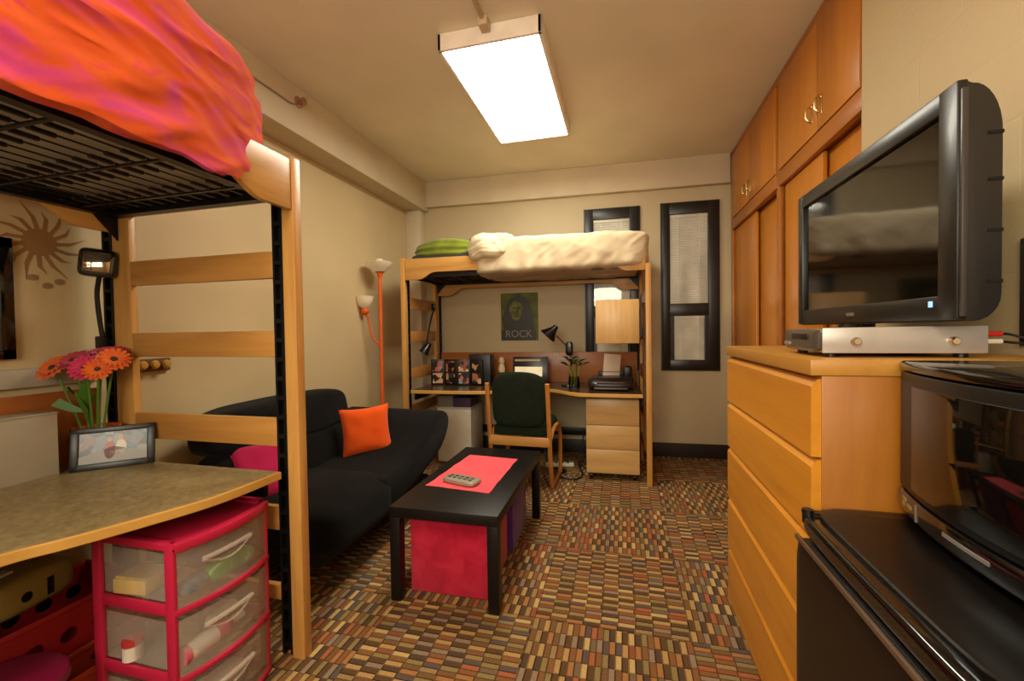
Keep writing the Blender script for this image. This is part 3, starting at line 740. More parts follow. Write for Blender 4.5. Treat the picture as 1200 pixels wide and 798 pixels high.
# ------------------------------------------------------------------ chair
def make_chair():
    t = thing('desk_chair', 'green upholstered chair with oak frame pushed toward far desk', 'chair', F(1.14, -.12, 0), FROT-.06)
    gf = plain('dark_green_fabric', '#1d2419', .95, var=.1, nscale=30, bump=.5, bscale=400, spec=.15)
    # local: back rest at -y, seat runs to +y; x across
    obj('backrest', MB().soft(-.222, .222, -.165, -.095, .52, .93, 5, 14, lambda q, u: q+Vector((0, -.06*(q.z-.5)+.03*(u.x*u.x), -.012+.03*(1-u.x*u.x)*max(0, u.z)))), gf, t)
    obj('seat', MB().soft(-.235, .235, -.14, .36, .43, .52, 6, 12, lambda q, u: q+Vector((0, 0, .012*u.y+.012*(1-u.x*u.x)))), gf, t)
    for s in (-1, 1):
        x = s*.245
        def bar(pts, w=.022, h=.018):
            m = MB(); m.tube(smoothpath(pts, 6), w, 6); return m
        obj('rear_leg', bar([(x, -.03, .01), (x, -.09, .20), (x, -.125, .42), (x, -.165, .70), (x, -.19, .86)], .019), W['chair'], t)
        obj('front_leg', bar([(x, .33, .01), (x, .36, .12), (x, .36, .30), (x, .31, .42), (x, .20, .47), (x, .02, .46), (x, -.11, .40)], .019), W['chair'], t)
        obj('side_runner', bar([(x, -.04, .022), (x, .15, .02), (x, .34, .022)], .017), W['chair'], t)
    obj('rear_rail', MB().box(-.25, .25, -.142, -.115, .355, .43, .005), wood('chair_oak_rail', '#cf9450', 'x', contrast=.15), t)
    obj('front_rail', MB().box(-.24, .24, .30, .32, .385, .425, .004), W['chair'], t)
    return t
make_chair()

# ------------------------------------------------------------------ floor lamp
t = thing('floor_lamp', 'orange two-light floor lamp with white glass bowls behind the sofa', 'lamp', (-2.16, 3.55, 0), world=True)
om = plain('orange_enamel', '#dc601c', .35)
lx, ly = -2.14, 3.50
sh = plain('white_frosted_glass', '#d8c8aa', .35, emis='#ffe2b0', estr=.12)
obj('base', MB().lathe([(0, 0), (.12, 0), (.118, .012), (.03, .03), (.014, .05), (0, .05)], (lx, ly, .001)), om, t)
obj('pole', MB().cyl((lx, ly, .03), (lx, ly, 1.80), .016).lathe([(.013, 0), (.03, .05), (.045, .06), (0, .06)], (lx, ly, 1.765)), om, t)
obj('glass_bowl', MB().lathe([(.02, 0), (.05, .004), (.075, .03), (.105, .055), (.118, .085), (.114, .088), (.085, .07), (.03, .075), (.032, .10), (.03, .115), (0, .12)], (lx, ly, 1.825)), sh, t)
sx, sy, sz = lx-.115, ly-.07, 1.47
obj('side_arm', MB().tube(smoothpath([(lx, ly, 1.12), (lx-.02, ly-.01, 1.17), (lx-.06, ly-.04, 1.23), (lx-.085, ly-.05, 1.33), (lx-.095, ly-.06, 1.42), (sx, sy, sz)]), .009).ball((sx, sy, sz), .036), om, t)
obj('small_glass_bowl', MB().lathe([(.02, 0), (.05, .02), (.072, .07), (.078, .105), (.074, .106), (.06, .06), (.02, .03), (0, .03)], (sx, sy, sz+.028)), sh, t)

# ------------------------------------------------------------------ sofa
t = thing('sofa', 'black fabric sofa with flared far arm against the left wall', 'sofa', (-1.8, 2.4, 0), world=True)
prof = [(2.24, .20), (2.50, .25), (2.75, .315), (3.0, .40), (3.12, .50), (3.16, .585), (3.12, .655), (3.03, .675), (2.88, .625), (2.72, .535), (2.52, .455), (2.30, .425), (2.2, .41), (2.19, .30)]
prof = [(p.x, p.y) for p in smoothpath([(a, b, 0) for a, b in prof+prof[:1]], 4)][:-1]
arm = MB().prism(prof, -2.18, -1.335, 'x', .035)
for v in arm.bm.verts:      # the arm narrows and leans back a little towards the tip
    k = max(0, v.co.y-2.4)/.8
    v.co.z -= .02*k*max(0, v.co.x+1.8)
obj('flared_arm', arm, black_fabric, t, angle=60)
def seatfn(q, u):
    q = q.copy(); q.z += .025*(1-u.x*u.x)*(1-u.y*u.y)*max(0, u.z)+.010*noise.noise(q*7)
    if u.x > .5 and u.z > 0: q.z -= .025*(u.x-.5)
    return q
obj('seat_cushion', MB().soft(-2.16, -1.32, 1.70, 2.34, .19, .435, 5.5, 16, seatfn), black_fabric, t)
def backfn(q, u):
    q = q.copy(); q.x -= .16*(q.z-.42) - .06; q += Vector((.012*noise.noise(q*6), 0, .010*noise.noise(q*5+Vector((3, 0, 0))))); return q
obj('back_cushion', MB().soft(-2.20, -1.95, 1.68, 2.78, .38, .66, 4.5, 18, backfn), black_fabric, t)
obj('head_cushion', MB().soft(-2.19, -1.95, 1.66, 2.80, .62, .885, 4, 18, backfn), black_fabric, t)
obj('frame', MB().box(-2.15, -1.42, 1.76, 2.95, .13, .215, .02), plain('black_webbing', '#0d0c0b', .8), t)
lg = W['bed']
for a, b in (((-1.455, 1.76, .27), (-1.70, 1.92, 0)), ((-2.08, 1.80, .20), (-2.12, 1.75, 0)), ((-1.50, 2.75, .20), (-1.46, 2.82, 0)), ((-2.08, 2.75, .20), (-2.12, 2.82, 0))):
    obj('leg', MB().cyl(b, a, .014, .02), lg, t)

def pillow(name, c, size, h, R, mat, label):
    mb = MB(); n = 20; top = {}
    for s in (1, -1):
        for i in range(n+1):
            for j_ in range(n+1):
                u = -1+2*i/n; v = -1+2*j_/n
                pin = 1-.10*(1-abs(u)**2)*abs(v)**3; pin2 = 1-.10*(1-abs(v)**2)*abs(u)**3
                z = s*h*((1-u**4)*(1-v**4))**.6*(1+.15*noise.noise(Vector((u*2, v*2, s))))
                top[(s, i, j_)] = mb.bm.verts.new((u*size*pin2, v*size*pin, z))
        for i in range(n):
            for j_ in range(n):
                mb.bm.faces.new([top[(s, a, b)] for a, b in ((i, j_), (i+1, j_), (i+1, j_+1), (i, j_+1))])
    bmesh.ops.remove_doubles(mb.bm, verts=mb.bm.verts[:], dist=1e-5)
    mb.xf(Matrix.Translation(c) @ R)
    return single(name, mb, mat, label, 'cushion', c)
# orange cushion: leaning back against the back cushions, tilted
def basis(xd, yd):
    x = Vector(xd).normalized(); y = Vector(yd); y = (y-x*y.dot(x)).normalized(); z = x.cross(y)
    return Matrix((( x.x, y.x, z.x), (x.y, y.y, z.y), (x.z, y.z, z.z))).to_4x4()
pillow('throw_pillow', Vector((-1.72, 2.60, .605)), .165, .05, basis((.74, .56, .06), (-.22, .10, .95)), blotch('orange_felt', [(.3, '#e8520e'), (.7, '#f0601a')], nscale=5, rough=.95, bump=.5, bscale=300, sheen=.2), 'bright orange square cushion on the black sofa')
pillow('throw_pillow', Vector((-1.83, 1.88, .55)), .17, .05, basis((.5, .8, .05), (-.5, .2, .85)), blotch('magenta_felt', [(.3, '#b0184a'), (.7, '#c4205a')], nscale=5, rough=.95, bump=.4, bscale=300, sheen=.2), 'magenta pink cushion on sofa seen behind the ladder')

# ------------------------------------------------------------------ coffee table and what is on / under it
tx, ty, tr = -.822, 2.345, -.03
t = thing('coffee_table', 'black rectangular coffee table with square legs before the sofa', 'table', (tx, ty, 0), .012)
hw, hl = .268, .535
obj('tabletop', MB().box(-hw, hw, -hl, hl, .398, .45, .003), black_lacquer, t)
for sx in (-1, 1):
    for sy in (-1, 1):
        cx, cy = sx*(hw-.027), sy*(hl-.027)
        obj('leg', MB().box(cx-.026, cx+.026, cy-.026, cy+.026, 0, .398, .003), black_lacquer, t)
mat_ = MB(); n = 12; top = []
Q = [(-1.035, 2.10), (-.668, 2.06), (-.665, 2.66), (-1.0, 2.69)]
grid = []
for i in range(n+1):
    row = []
    for j_ in range(n+1):
        u, v = i/n, j_/n
        x = (Q[0][0]*(1-u)+Q[1][0]*u)*(1-v)+(Q[3][0]*(1-u)+Q[2][0]*u)*v; y = (Q[0][1]*(1-u)+Q[1][1]*u)*(1-v)+(Q[3][1]*(1-u)+Q[2][1]*u)*v
        e_ = .006*noise.noise(Vector((x*12, y*12, 0)))
        row.append(mat_.bm.verts.new((x+e_, y+e_, .4515+.0015*abs(noise.noise(Vector((x*9, y*9, 5)))))))
    grid.append(row)
for i in range(n):
    for j_ in range(n): mat_.bm.faces.new((grid[i][j_], grid[i+1][j_], grid[i+1][j_+1], grid[i][j_+1]))
single('table_runner', mat_, blotch('coral_pink_cloth', [(.3, '#e04a56'), (.7, '#ec5a62')], nscale=6, rough=.9, bump=.4, bscale=300, sheen=.1), 'coral pink cloth laid over the coffee table', 'table runner', (-.84, 2.38, .452))
t = thing('remote_control', 'silver remote control lying on the pink cloth', 'remote', (-.86, 2.18, .455), -.28)
obj('casing', MB().soft(-.105, .105, -.048, .048, 0, .024, 6, 6), plain('remote_silver', '#a09888', .35, metal=.2), t)
for i in range(5):
    for j_ in range(2): obj('button', MB().box(-.08+i*.034, -.06+i*.034, -.022+j_*.026, -.008+j_*.026, .023, .027, .002), plain('remote_dark_keys', '#3c3833', .5), t)
def cube_bin(label, cx, cy, s, hgt, mat, rot):
    t = thing('fabric_bin', label, 'storage bin', (cx, cy, .003), rot, 'fabric bins under the coffee table')
    b = MB(); w = .008
    b.box(-s, s, -s, -s+w, 0, hgt, .003); b.box(-s, s, s-w, s, 0, hgt, .003); b.box(-s, -s+w, -s+.006, s-.006, 0, hgt, .003); b.box(s-w, s, -s+.006, s-.006, 0, hgt, .003); b.box(-s+.004, s-.004, -s+.004, s-.004, 0, .01)
    obj('shell', b, mat, t); obj('rim_seam', MB().box(-s-.001, s+.001, -s-.0012, -s+.001, hgt-.022, hgt-.02).box(s-.001, s+.0012, -s, s, hgt-.022, hgt-.02), mat, t)
    return t
cube_bin('crimson red fabric storage cube under front of coffee table', -.832, 2.10, .195, .372, blotch('crimson_felt', [(.3, '#a8122e'), (.5, '#bb1a36'), (.7, '#c42440')], nscale=10, rough=.95, bump=.3, bscale=260, sheen=.2), .02)
cube_bin('purple fabric storage cube behind the crimson one', -.822, 2.56, .19, .36, blotch('purple_felt', [(.3, '#552a80'), (.7, '#683898')], nscale=10, rough=.95, bump=.3, bscale=260, sheen=.2), .02)

# ------------------------------------------------------------------ dresser
t = thing('dresser', 'tall maple five-drawer dresser under the television', 'dresser', (.72, 1.65, 0), world=True)
dx0, dx1, dy0, dy1, dz = .445, .98, 1.205, 2.10, 1.19
obj('carcass', MB().box(dx0+.022, dx1, dy0, dy1, .0, dz-.04, .002), W['dress_z'], t)
obj('top_board', MB().box(dx0-.004, dx1, dy0-.004, dy1+.004, dz-.04, dz, .004), W['dress_t'], t)
zz = [1.145, .945, .745, .52, .295, .06]
for k in range(5):
    a, b = zz[k+1]+.004, zz[k]-.004
    # front with a sloped finger pull along its top edge
    poly = [(dx0+.022, a), (dx0, a), (dx0, b-.018), (dx0+.014, b), (dx0+.022, b)]
    obj('drawer', MB().prism(poly, dy0+.004, dy1-.004, 'y'), W['dress_y'], t, smooth=False)

# ------------------------------------------------------------------ television
t = thing('television', 'large black flat-screen television on top of the dresser', 'television', (.78, 1.6, dz), world=True)
ty0, ty1, tz0, tz1, tf = 1.168, 2.05, 1.277, 1.802, .715
# shell: rounded back, seen from the end
pr = [(tf+.006, tz0), (tf+.006, tz1)]
pr += [(tf+.012, tz1), (tf+.022, tz1-.006)] + [(tf+.022+.055*math.sin(a), tz1-.006-.11*(1-math.cos(a))) for a in [PI/2*k/8 for k in range(1, 9)]]
pr += [(tf+.077, tz0+.06)] + [(tf+.077-.05*(1-math.cos(a)), tz0+.06-.06*math.sin(a)) for a in [PI/2*k/6 for k in range(1, 7)]]
sh_ = MB().prism(pr, ty0, ty1, 'y', .004)
obj('shell', sh_, plain('tv_charcoal_plastic', '#221f1f', .42), t)
bz = MB(); m = .055; mb_ = .055
bz.box(tf-.008, tf+.012, ty0-.006, ty0+m, tz0+.004, tz1, .004); bz.box(tf-.008, tf+.012, ty1-m+.01, ty1, tz0+.004, tz1, .004)
bz.box(tf-.0075, tf+.012, ty0+.02, ty1-.02, tz1-.05, tz1, .004); bz.box(tf-.0075, tf+.012, ty0+.02, ty1-.02, tz0+.004, tz0+.06, .004)
bzo = obj('bezel', bz, plain('tv_bezel_gloss', '#151211', .34, coat=.05), t)
obj('trim_strip', MB().box(tf-.004, tf+.008, ty0-.014, ty0-.004, tz0+.01, tz1-.02, .003), plain('tv_grey_strip', '#3a3433', .3), bzo)
obj('screen', MB().box(tf+.004, tf+.008, ty0+m-.01, ty1-m+.02, tz0+.05, tz1-.04), plain('tv_screen_glass', '#060505', .07, spec=.6), t)
obj('status_light', MB().box(tf-.0095, tf-.0075, ty0+.07, ty0+.082, tz0+.035, tz0+.049), plain('blue_status_led', '#88aaff', .3, emis='#7fb0ff', estr=1.5), t)
obj('maker_badge', MB().box(tf-.0085, tf-.0072, 1.60, 1.645, tz0+.026, tz0+.036), plain('badge_silver', '#8a8078', .3, metal=.5), t)
for z in (1.36, 1.47, 1.58, 1.68):
    obj('vent_slot', MB().box(tf+.05, tf+.0765, ty0-.002, ty0+.003, z, z+.007), plain('vent_black', '#020202', .9), t)
obj('stand', MB().soft(.70, .96, 1.55, 1.95, dz+.001, dz+.022, 6, 8).box(.755, .80, 1.66, 1.84, dz+.015, 1.40, .01), gloss_black, t)

# disc player turned a little on the dresser
t = thing('disc_player', 'slim silver disc player on dresser in front of television', 'disc player', (.497, 1.285, dz+.001), -.06)
obj('casing', MB().box(0.004, .330, 0, .29, .014, .072, .003), silver, t)
obj('front_panel', MB().soft(-.012, .006, .002, .288, .012, .072, 6, 6), plain('player_dark_panel', '#4c4640', .25), t)
obj('end_panel', MB().box(.0, .333, -.006, .001, .010, .076, .003), plain('player_silver_panel', '#b4aca6', .32, metal=.35), t)
for x in (.072, .268):
    obj('screw', MB().lathe([(0, .012), (.007, .012), (.011, .006), (.012, 0), (0, 0)], (x, -.006, .04), M=Matrix.Rotation(PI/2, 4, 'X')), chrome, t)
obj('disc_tray', MB().box(-.0145, -.0115, .06, .20, .044, .060, .001), satin_black, t)
for k in range(3): obj('button', MB().cyl((-.015, .225+.02*k, .03), (-.011, .225+.02*k, .03), .006), silver, t)
for x, y in ((.03, .03), (.30, .03), (.03, .25), (.30, .25)): obj('foot', MB().cyl((x, y, 0), (x, y, .014), .014), satin_black, t)
R_ = Matrix.Translation((.497, 1.285, dz+.001)) @ Matrix.Rotation(-.06, 4, 'Z')
def cable(label, y, z, plugmat, end):
    a = R_ @ Vector((.334, y, z)); d = (R_.to_3x3() @ Vector((1, 0, 0)))
    t = thing('audio_cable', label, 'cable', a, world=True)
    obj('plug', MB().cyl(a, a+d*.032, .006), plugmat, t)
    b = a+d*.03
    obj('lead', MB().tube(smoothpath([b, b+d*.022+Vector((0, 0, -.003)), Vector(end[0]), Vector(end[1])]), .003), satin_black, t)
# these leave the player's far end and drop behind the dresser
cable('audio cable with red plug at end of silver disc player', .012, .056, plain('red_plug', '#c02020', .4), [(.915, 1.25, 1.225), (.955, 1.225, 1.194)])
cable('audio cable with white plug below the red plug', .012, .038, plain('white_plug', '#d8d0c0', .4), [(.91, 1.27, 1.222), (.965, 1.30, 1.2)])

# ------------------------------------------------------------------ mini fridge and microwave
t = thing('mini_fridge', 'black mini fridge in right corner beneath the microwave', 'fridge', (.70, .90, 0), world=True)
fy0, fy1 = .62, 1.192
obj('cabinet', MB().box(.485, .965, fy0, fy1, .02, .80, .006), satin_black, t)
obj('top_panel', MB().soft(.435, .968, fy0-.004, fy1+.004, .80, .835, 10, 10).box(.54, .95, fy0+.03, fy1-.03, .83, .8345, .002), plain('fridge_top_black', '#0d0a09', .34, spec=.35), t)
dr = obj('door', MB().soft(.402, .482, fy0, fy1, .05, .772, 16, 14), plain('fridge_door_black', '#120c0a', .38, spec=.35), t)
obj('door_cap', MB().soft(.408, .482, fy0-.002, fy1+.002, .776, .822, 5, 10), gloss_black, dr)
obj('door_trim', MB().box(.3995, .408, fy0+.01, fy1-.01, .756, .768, .003), plain('trim_dull_brown', '#5a4838', .3), dr)
obj('hinge', MB().cyl((.425, fy1-.02, .80), (.425, fy1-.02, .832), .012).box(.415, .50, fy1-.03, fy1-.008, .82, .826), satin_black, t)
obj('kick_plate', MB().box(.50, .94, fy0+.02, fy1-.02, 0, .03), satin_black, t)

t = thing('microwave', 'glossy black microwave oven sitting on the mini fridge', 'microwave', (.80, .9, .836), world=True)
my0, my1, mz0, mz1 = .60, 1.185, .853, 1.190
def bow(y): 
    u = (y-(my0+my1)/2)/((my1-my0)/2); return .618-.045*(1-u*u)
ys = [my0+(my1-my0)*k/16 for k in range(17)]
body = [(bow(y)+.03, y) for y in ys]+[(.965, my1), (.965, my0)]
obj('case', MB().prism(body, mz0+.004, mz1-.004, 'z', .008), satin_black, t)
topp = [(bow(y)-.004, y) for y in ys]+[(.968, my1+.002), (.968, my0-.002)]
obj('top_cover', MB().prism(topp, mz1-.022, mz1, 'z', .009), gloss_black, t)
def strip(z0, z1, ya, yb, d0, d1, bev=0):
    yy = [ya+(yb-ya)*k/12 for k in range(13)]
    return MB().prism([(bow(y)+d0, y) for y in yy]+[(bow(y)+d1, y) for y in yy[::-1]], z0, z1, 'z', bev)
door = obj('door', strip(mz0+.05, mz1-.024, my0, my1, 0, .03, .004), plain('microwave_door_black', '#0a0808', .4, spec=.35), t)
obj('door_window', strip(mz0+.065, mz1-.05, my0+.03, my1-.085, -.003, .004, .001), plain('smoked_door_glass', '#0c0806', .05, spec=.6), door)
cp = obj('control_strip', strip(mz0, mz0+.048, my0, my1, -.004, .03, .008), gloss_black, t)
for a, w_, z in ((1.125, .022, .030), (1.095, .022, .022), (1.135, .012, .018)): obj('key_legend', strip(mz0+z, mz0+z+.007, a, a+w_, -.0055, -.003), plain('legend_tan', '#a8905c', .4), cp)
obj('divider', strip(mz0+.006, mz0+.042, 1.07, 1.074, -.0056, -.003), silver, cp)
obj('silver_trim', strip(mz0+.024, mz0+.031, .86, .97, -.0056, -.003), silver, cp)
for x in (.66, .93):
    for y in (my0+.05, my1-.05): obj('foot', MB().cyl((x, y, .8352), (x, y, mz0+.006), .016), satin_black, t)

t = thing('wall_board', 'black-edged board on right wall behind the microwave', 'board', (.98, 1.2, 1.35), world=True)
obj('panel', MB().box(.972, .984, .92, 1.385, 1.215, 1.485, .003), satin_black, t)

# ------------------------------------------------------------------ near desk: things on it
dz_ = .7455
t = thing('frosted_container', 'frosted plastic container at left end of grey desk', 'container', (-2.168, 1.035, dz_), -.03)
fz = frosted('frosted_white_plastic', '#b3a690', .18)
b = MB(); w = .004
b.box(-.062, .062, -.12, -.12+w, 0, .235, .001); b.box(-.062, .062, .12-w, .12, 0, .235, .001); b.box(-.062, -.062+w, -.12, .12, 0, .235, .001); b.box(.062-w, .062, -.12, .12, 0, .235, .001); b.box(-.062, .062, -.12, .12, 0, .006)
obj('tub', b, fz, t); obj('lid', MB().box(-.065, .065, -.123, .123, .235, .243, .003), fz, t)
# photo frame
t = thing('photo_frame', 'dark photo frame with snapshot propped before the flowers', 'picture frame', (-1.995, 1.265, dz_), .785)
MT = Matrix.Rotation(-.20, 4, 'X')
fr = MB(); w_, h_ = .130, .165
fr.box(-w_, w_, -.008, .008, 0, .024, .003, MT).box(-w_, w_, -.008, .008, h_-.022, h_, .003, MT).box(-w_, -w_+.026, -.008, .008, 0, h_, .003, MT).box(w_-.026, w_, -.008, .008, 0, h_, .003, MT)
obj('frame', fr, plain('dark_pewter', '#1c1a1a', .35), t)
obj('photograph', MB().box(-w_+.02, w_-.02, -.002, .004, .018, h_-.018, 0, MT), snapshot('street_snapshot', ['#3b4048', '#6f7078', '#7a5a48', '#4a5866', '#8a8078', '#3a342c', '#5a6874'], 40, 3), t)
ph = t.children[-1]
def blob(pts, m, nm): obj(nm, MB().prism(pts, -.0035, -.0021, 'y').xf(MT), m, ph, smooth=False)
oval = lambda x, z, a, b: [(x+a*math.cos(2*PI*k/14), z+b*math.sin(2*PI*k/14)) for k in range(14)]
blob([(-w_+.02, .02), (w_-.02, .02), (w_-.02, .05), (.0, .085), (-w_+.02, .05)], plain('print_grey_street', '#8c8680', .3), 'printed_street')
blob(oval(-.012, .07, .018, .034), plain('print_red_coat', '#b04a3c', .3), 'printed_figure'); blob(oval(.022, .075, .018, .036), plain('print_white_coat', '#d8ccc0', .3), 'printed_figure')
blob(oval(-.012, .112, .008, .010), plain('print_skin', '#c89878', .3), 'printed_head'); blob(oval(.022, .118, .008, .010), plain('print_skin_tone', '#c89878', .3), 'printed_head')
obj('back_stay', MB().box(-.02, .02, .006, .012, .005, .12, 0, Matrix.Rotation(-.62, 4, 'X')), satin_black, t)
# vase and gerberas
vx, vy = -2.055, 1.36-.02
vx, vy = -2.125, 1.292
t = thing('flower_pot', 'orange bowl vase holding gerberas behind the photo frame', 'vase', (vx, vy, dz_), world=True)
obj('bowl', MB().lathe([(0, 0), (.05, 0), (.056, .01), (.062, .05), (.075, .125), (.079, .155), (.074, .155), (.070, .125), (.05, .03), (0, .02)], (vx, vy, dz_+.001)), plain('orange_glaze', '#c9561a', .25, coat=.3), t)
obj('white_band', MB().lathe([(.0765, .118), (.080, .14), (.0795, .145), (.0755, .12)], (vx, vy, dz_-.004)), plain('white_glaze', '#d8c4a8', .3), t)
stem_m = plain('stem_green', '#4e6e1e', .5); leaf_m = plain('leaf_green', '#48701c', .5); cen_m = plain('gerbera_eye', '#3a2a14', .8, bump=.5)
pet = [blotch('petal_orange', [(.3, '#d8501a'), (.7, '#e2702a')], nscale=30, rough=.7, bump=0), blotch('petal_pink', [(.3, '#c02a50'), (.7, '#d23a62')], nscale=30, rough=.7, bump=0), blotch('petal_red', [(.3, '#a01c34'), (.7, '#b83040')], nscale=30, rough=.7, bump=0)]
CAMP = Vector((0, 0, 1.27))
def gerbera(label, c, r, k, tilt):
    c = Vector(c)
    t = thing('gerbera', label, 'flower', c, world=True, group='gerberas in the orange vase')
    nrm = Vector(tilt).normalized(); M = Matrix.Translation(c) @ nrm.to_track_quat('Z', 'Y').to_matrix().to_4x4()
    mb = MB()
    for lay, (n, rr, up) in enumerate(((16, r, .25), (14, r*.74, .5))):
        for q in range(n):
            a = 2*PI*q/n+lay*.2
            d = Vector((math.cos(a), math.sin(a), 0)); s = Vector((-math.sin(a), math.cos(a), 0))
            w = rr*.17
            pts = [d*r*.12, d*rr*.55+s*w+Vector((0, 0, rr*up*.35)), d*rr*.9+s*w*.7+Vector((0, 0, rr*up*.4)), d*rr+Vector((0, 0, rr*up*.32)), d*rr*.9-s*w*.7+Vector((0, 0, rr*up*.4)), d*rr*.55-s*w+Vector((0, 0, rr*up*.35))]
            mb.bm.faces.new([mb.bm.verts.new(M @ (p+Vector((0, 0, .004*lay)))) for p in pts])
    obj('petals', mb, pet[k], t)
    obj('eye', MB().ball(M @ Vector((0, 0, r*.10)), r*.2, 10, (1, 1, .6), M.to_3x3().to_4x4()), cen_m, t)
    base = Vector((vx+(c.x-vx)*.18, vy+(c.y-vy)*.18, dz_+.05))
    obj('stem', MB().tube(smoothpath([base, base.lerp(c, .45)+Vector((0, 0, .02)), c-nrm*.01]), .0045), stem_m, t)
vz = 1.10
rt = Vector((.82, .57, 0)); fw = Vector((.57, -.82, 0))      # across and towards the camera
def G(a, f, z): return Vector((vx, vy, z))+rt*(a*.80-.012)+fw*f*1.3
for lab, a, f, z, r, k, ti in (
    ('orange gerbera leaning furthest out toward the frosted container', -.125, .03, 1.150, .062, 0, (.1, -.8, .65)),
    ('pink gerbera in middle of the bunch facing forward', .03, .07, 1.150, .058, 1, (.5, -.75, .5)),
    ('crimson gerbera between the left orange one and pink one', -.045, .03, 1.178, .058, 2, (.2, -.6, .8)),
    ('small orange gerbera low beside the central pink gerbera', .085, .08, 1.142, .05, 0, (.6, -.6, .5)),
    ('tall orange gerbera on right edge of the bunch', .13, .05, 1.178, .058, 0, (.8, -.4, .7)),
    ('pink-red gerbera at top of the bunch', .03, -.02, 1.205, .055, 1, (.1, -.35, .9)),
    ('red gerbera at upper right back of the bunch', .10, -.0, 1.205, .05, 2, (.4, -.3, .9)),
    ('deep red gerbera at back left of the bunch', -.065, -.04, 1.20, .052, 2, (-.2, -.3, .9))):
    gerbera(lab, G(a, f, z), r, k, ti)
lv = MB()
for a, f, z0, z1, L_ in ((-.05, .04, 1.00, 1.07, .10), (.05, .05, .99, 1.08, .10), (-.10, .03, .985, 1.0, .14), (.0, .06, 1.0, 1.09, .08), (-.02, .05, .93, 1.06, .06)):
    p0 = G(0, .02, z0-.02); p1 = G(a*1.4, f, z1); m_ = p0.lerp(p1, .6)+Vector((0, 0, .012)); s = Vector((0, 0, .03))+rt*(-.02 if a < 0 else .02)
    lv.bm.faces.new([lv.bm.verts.new(v) for v in (p0, m_-s, p1, m_+s)])
lf = obj('leaves', lv, leaf_m, t)
# black clip lamp with square head on the near bed's rear post
t = thing('clip_lamp', 'black clip-on lamp with square head on near bed rear post', 'lamp', (-2.2, 1.36, 1.6), world=True)
MH = Matrix.Translation((-2.165, 1.345, 1.585)) @ Matrix.Rotation(.8, 4, 'Z') @ Matrix.Rotation(.10, 4, 'Y')
obj('lamp_head', MB().soft(-.062, .062, -.03, .03, -.060, .060, 6, 8).xf(MH), gloss_black, t)
obj('lamp_glass', MB().box(-.044, .044, -.033, -.029, -.040, .042, .004, MH), plain('lamp_mirror_glass', '#9a8a78', .08, metal=.9), t)
obj('gooseneck', MB().tube(smoothpath([(-2.19, 1.36, 1.53), (-2.215, 1.365, 1.46), (-2.215, 1.37, 1.36), (-2.205, 1.375, 1.26)]), .009), satin_black, t)
obj('clip', MB().box(-2.225, -2.185, 1.355, 1.395, 1.22, 1.275, .006), satin_black, t)
# wall things
t = thing('hook_rack', 'small wooden hook rack with round knobs on left wall', 'hook rack', (XL, 1.63, 1.13), world=True)
obj('plate', MB().box(XL, XL+.018, 1.53, 1.72, 1.095, 1.16, .004), wood('rack_dark_wood', '#6a4420', 'y'), t)
for k, y in enumerate((1.57, 1.625, 1.68)): obj('knob', MB().lathe([(0, .045), (.016, .04), (.022, .028), (.012, .016), (.01, 0), (0, 0)], (XL+.016, y, 1.13), M=Matrix.Rotation(PI/2, 4, 'Y')), plain('knob_yellow_%d' % k, '#c0923c', .35), t)
sun = MB(); sc = Vector((0, 1.225, 1.66)); xs_ = XL+.0015
pts = []
n = 26
sun.prism([(sc.y+.055*math.cos(2*PI*k/n), sc.z+.055*math.sin(2*PI*k/n)) for k in range(n)], XL, XL+.003, 'x')
for k in range(15):
    a = 2*PI*k/15; L_ = .165 if k % 2 == 0 else .125
    bend = .25
    p = lambda r, da: (sc.y+r*math.cos(a+da), sc.z+r*math.sin(a+da))
    sun.prism([p(.05, -.14), p(.10, .02), p(L_, bend), p(.10, .15), p(.05, .14)], XL, XL+.0028, 'x')
single('sun_decal', sun, plain('tan_copper_decal', '#9a7248', .5), 'tan sun-shaped wall decal with curling rays above black frame', 'wall decal', (XL, sc.y, sc.z), smooth=False)
for k, (y, z, lab) in enumerate(((1.20, 1.515, 'tan teardrop wall decal under sun, left of three'), (1.245, 1.485, 'tan teardrop wall decal under sun, lowest middle one'), (1.285, 1.505, 'tan teardrop wall decal under sun, right of three'))):
    dm = MB().prism([(y+.018*math.cos(2*PI*q/12), z+.013*math.sin(2*PI*q/12)) for q in range(12)], XL, XL+.0028, 'x')
    single('drop_decal', dm, plain('tan_drop', '#9a7a54', .5), lab, 'wall decal', (XL, y, z), group='drops under the sun decal', smooth=False)
t = thing('wall_picture', 'black framed picture on left wall above the desk', 'picture', (XL, .95, 1.42), world=True)
fr = MB()
fr.box(XL, XL+.03, 1.09, 1.13, 1.19, 1.655, .003).box(XL, XL+.03, .68, .74, 1.19, 1.655, .003).box(XL, XL+.03, .68, 1.13, 1.615, 1.655, .003).box(XL, XL+.03, .68, 1.13, 1.19, 1.23, .003)
obj('frame', fr, gloss_black, t); obj('picture_sheet', MB().box(XL+.001, XL+.012, .715, 1.10, 1.225, 1.62), plain('picture_paper', '#b8ae9c', .4), t)

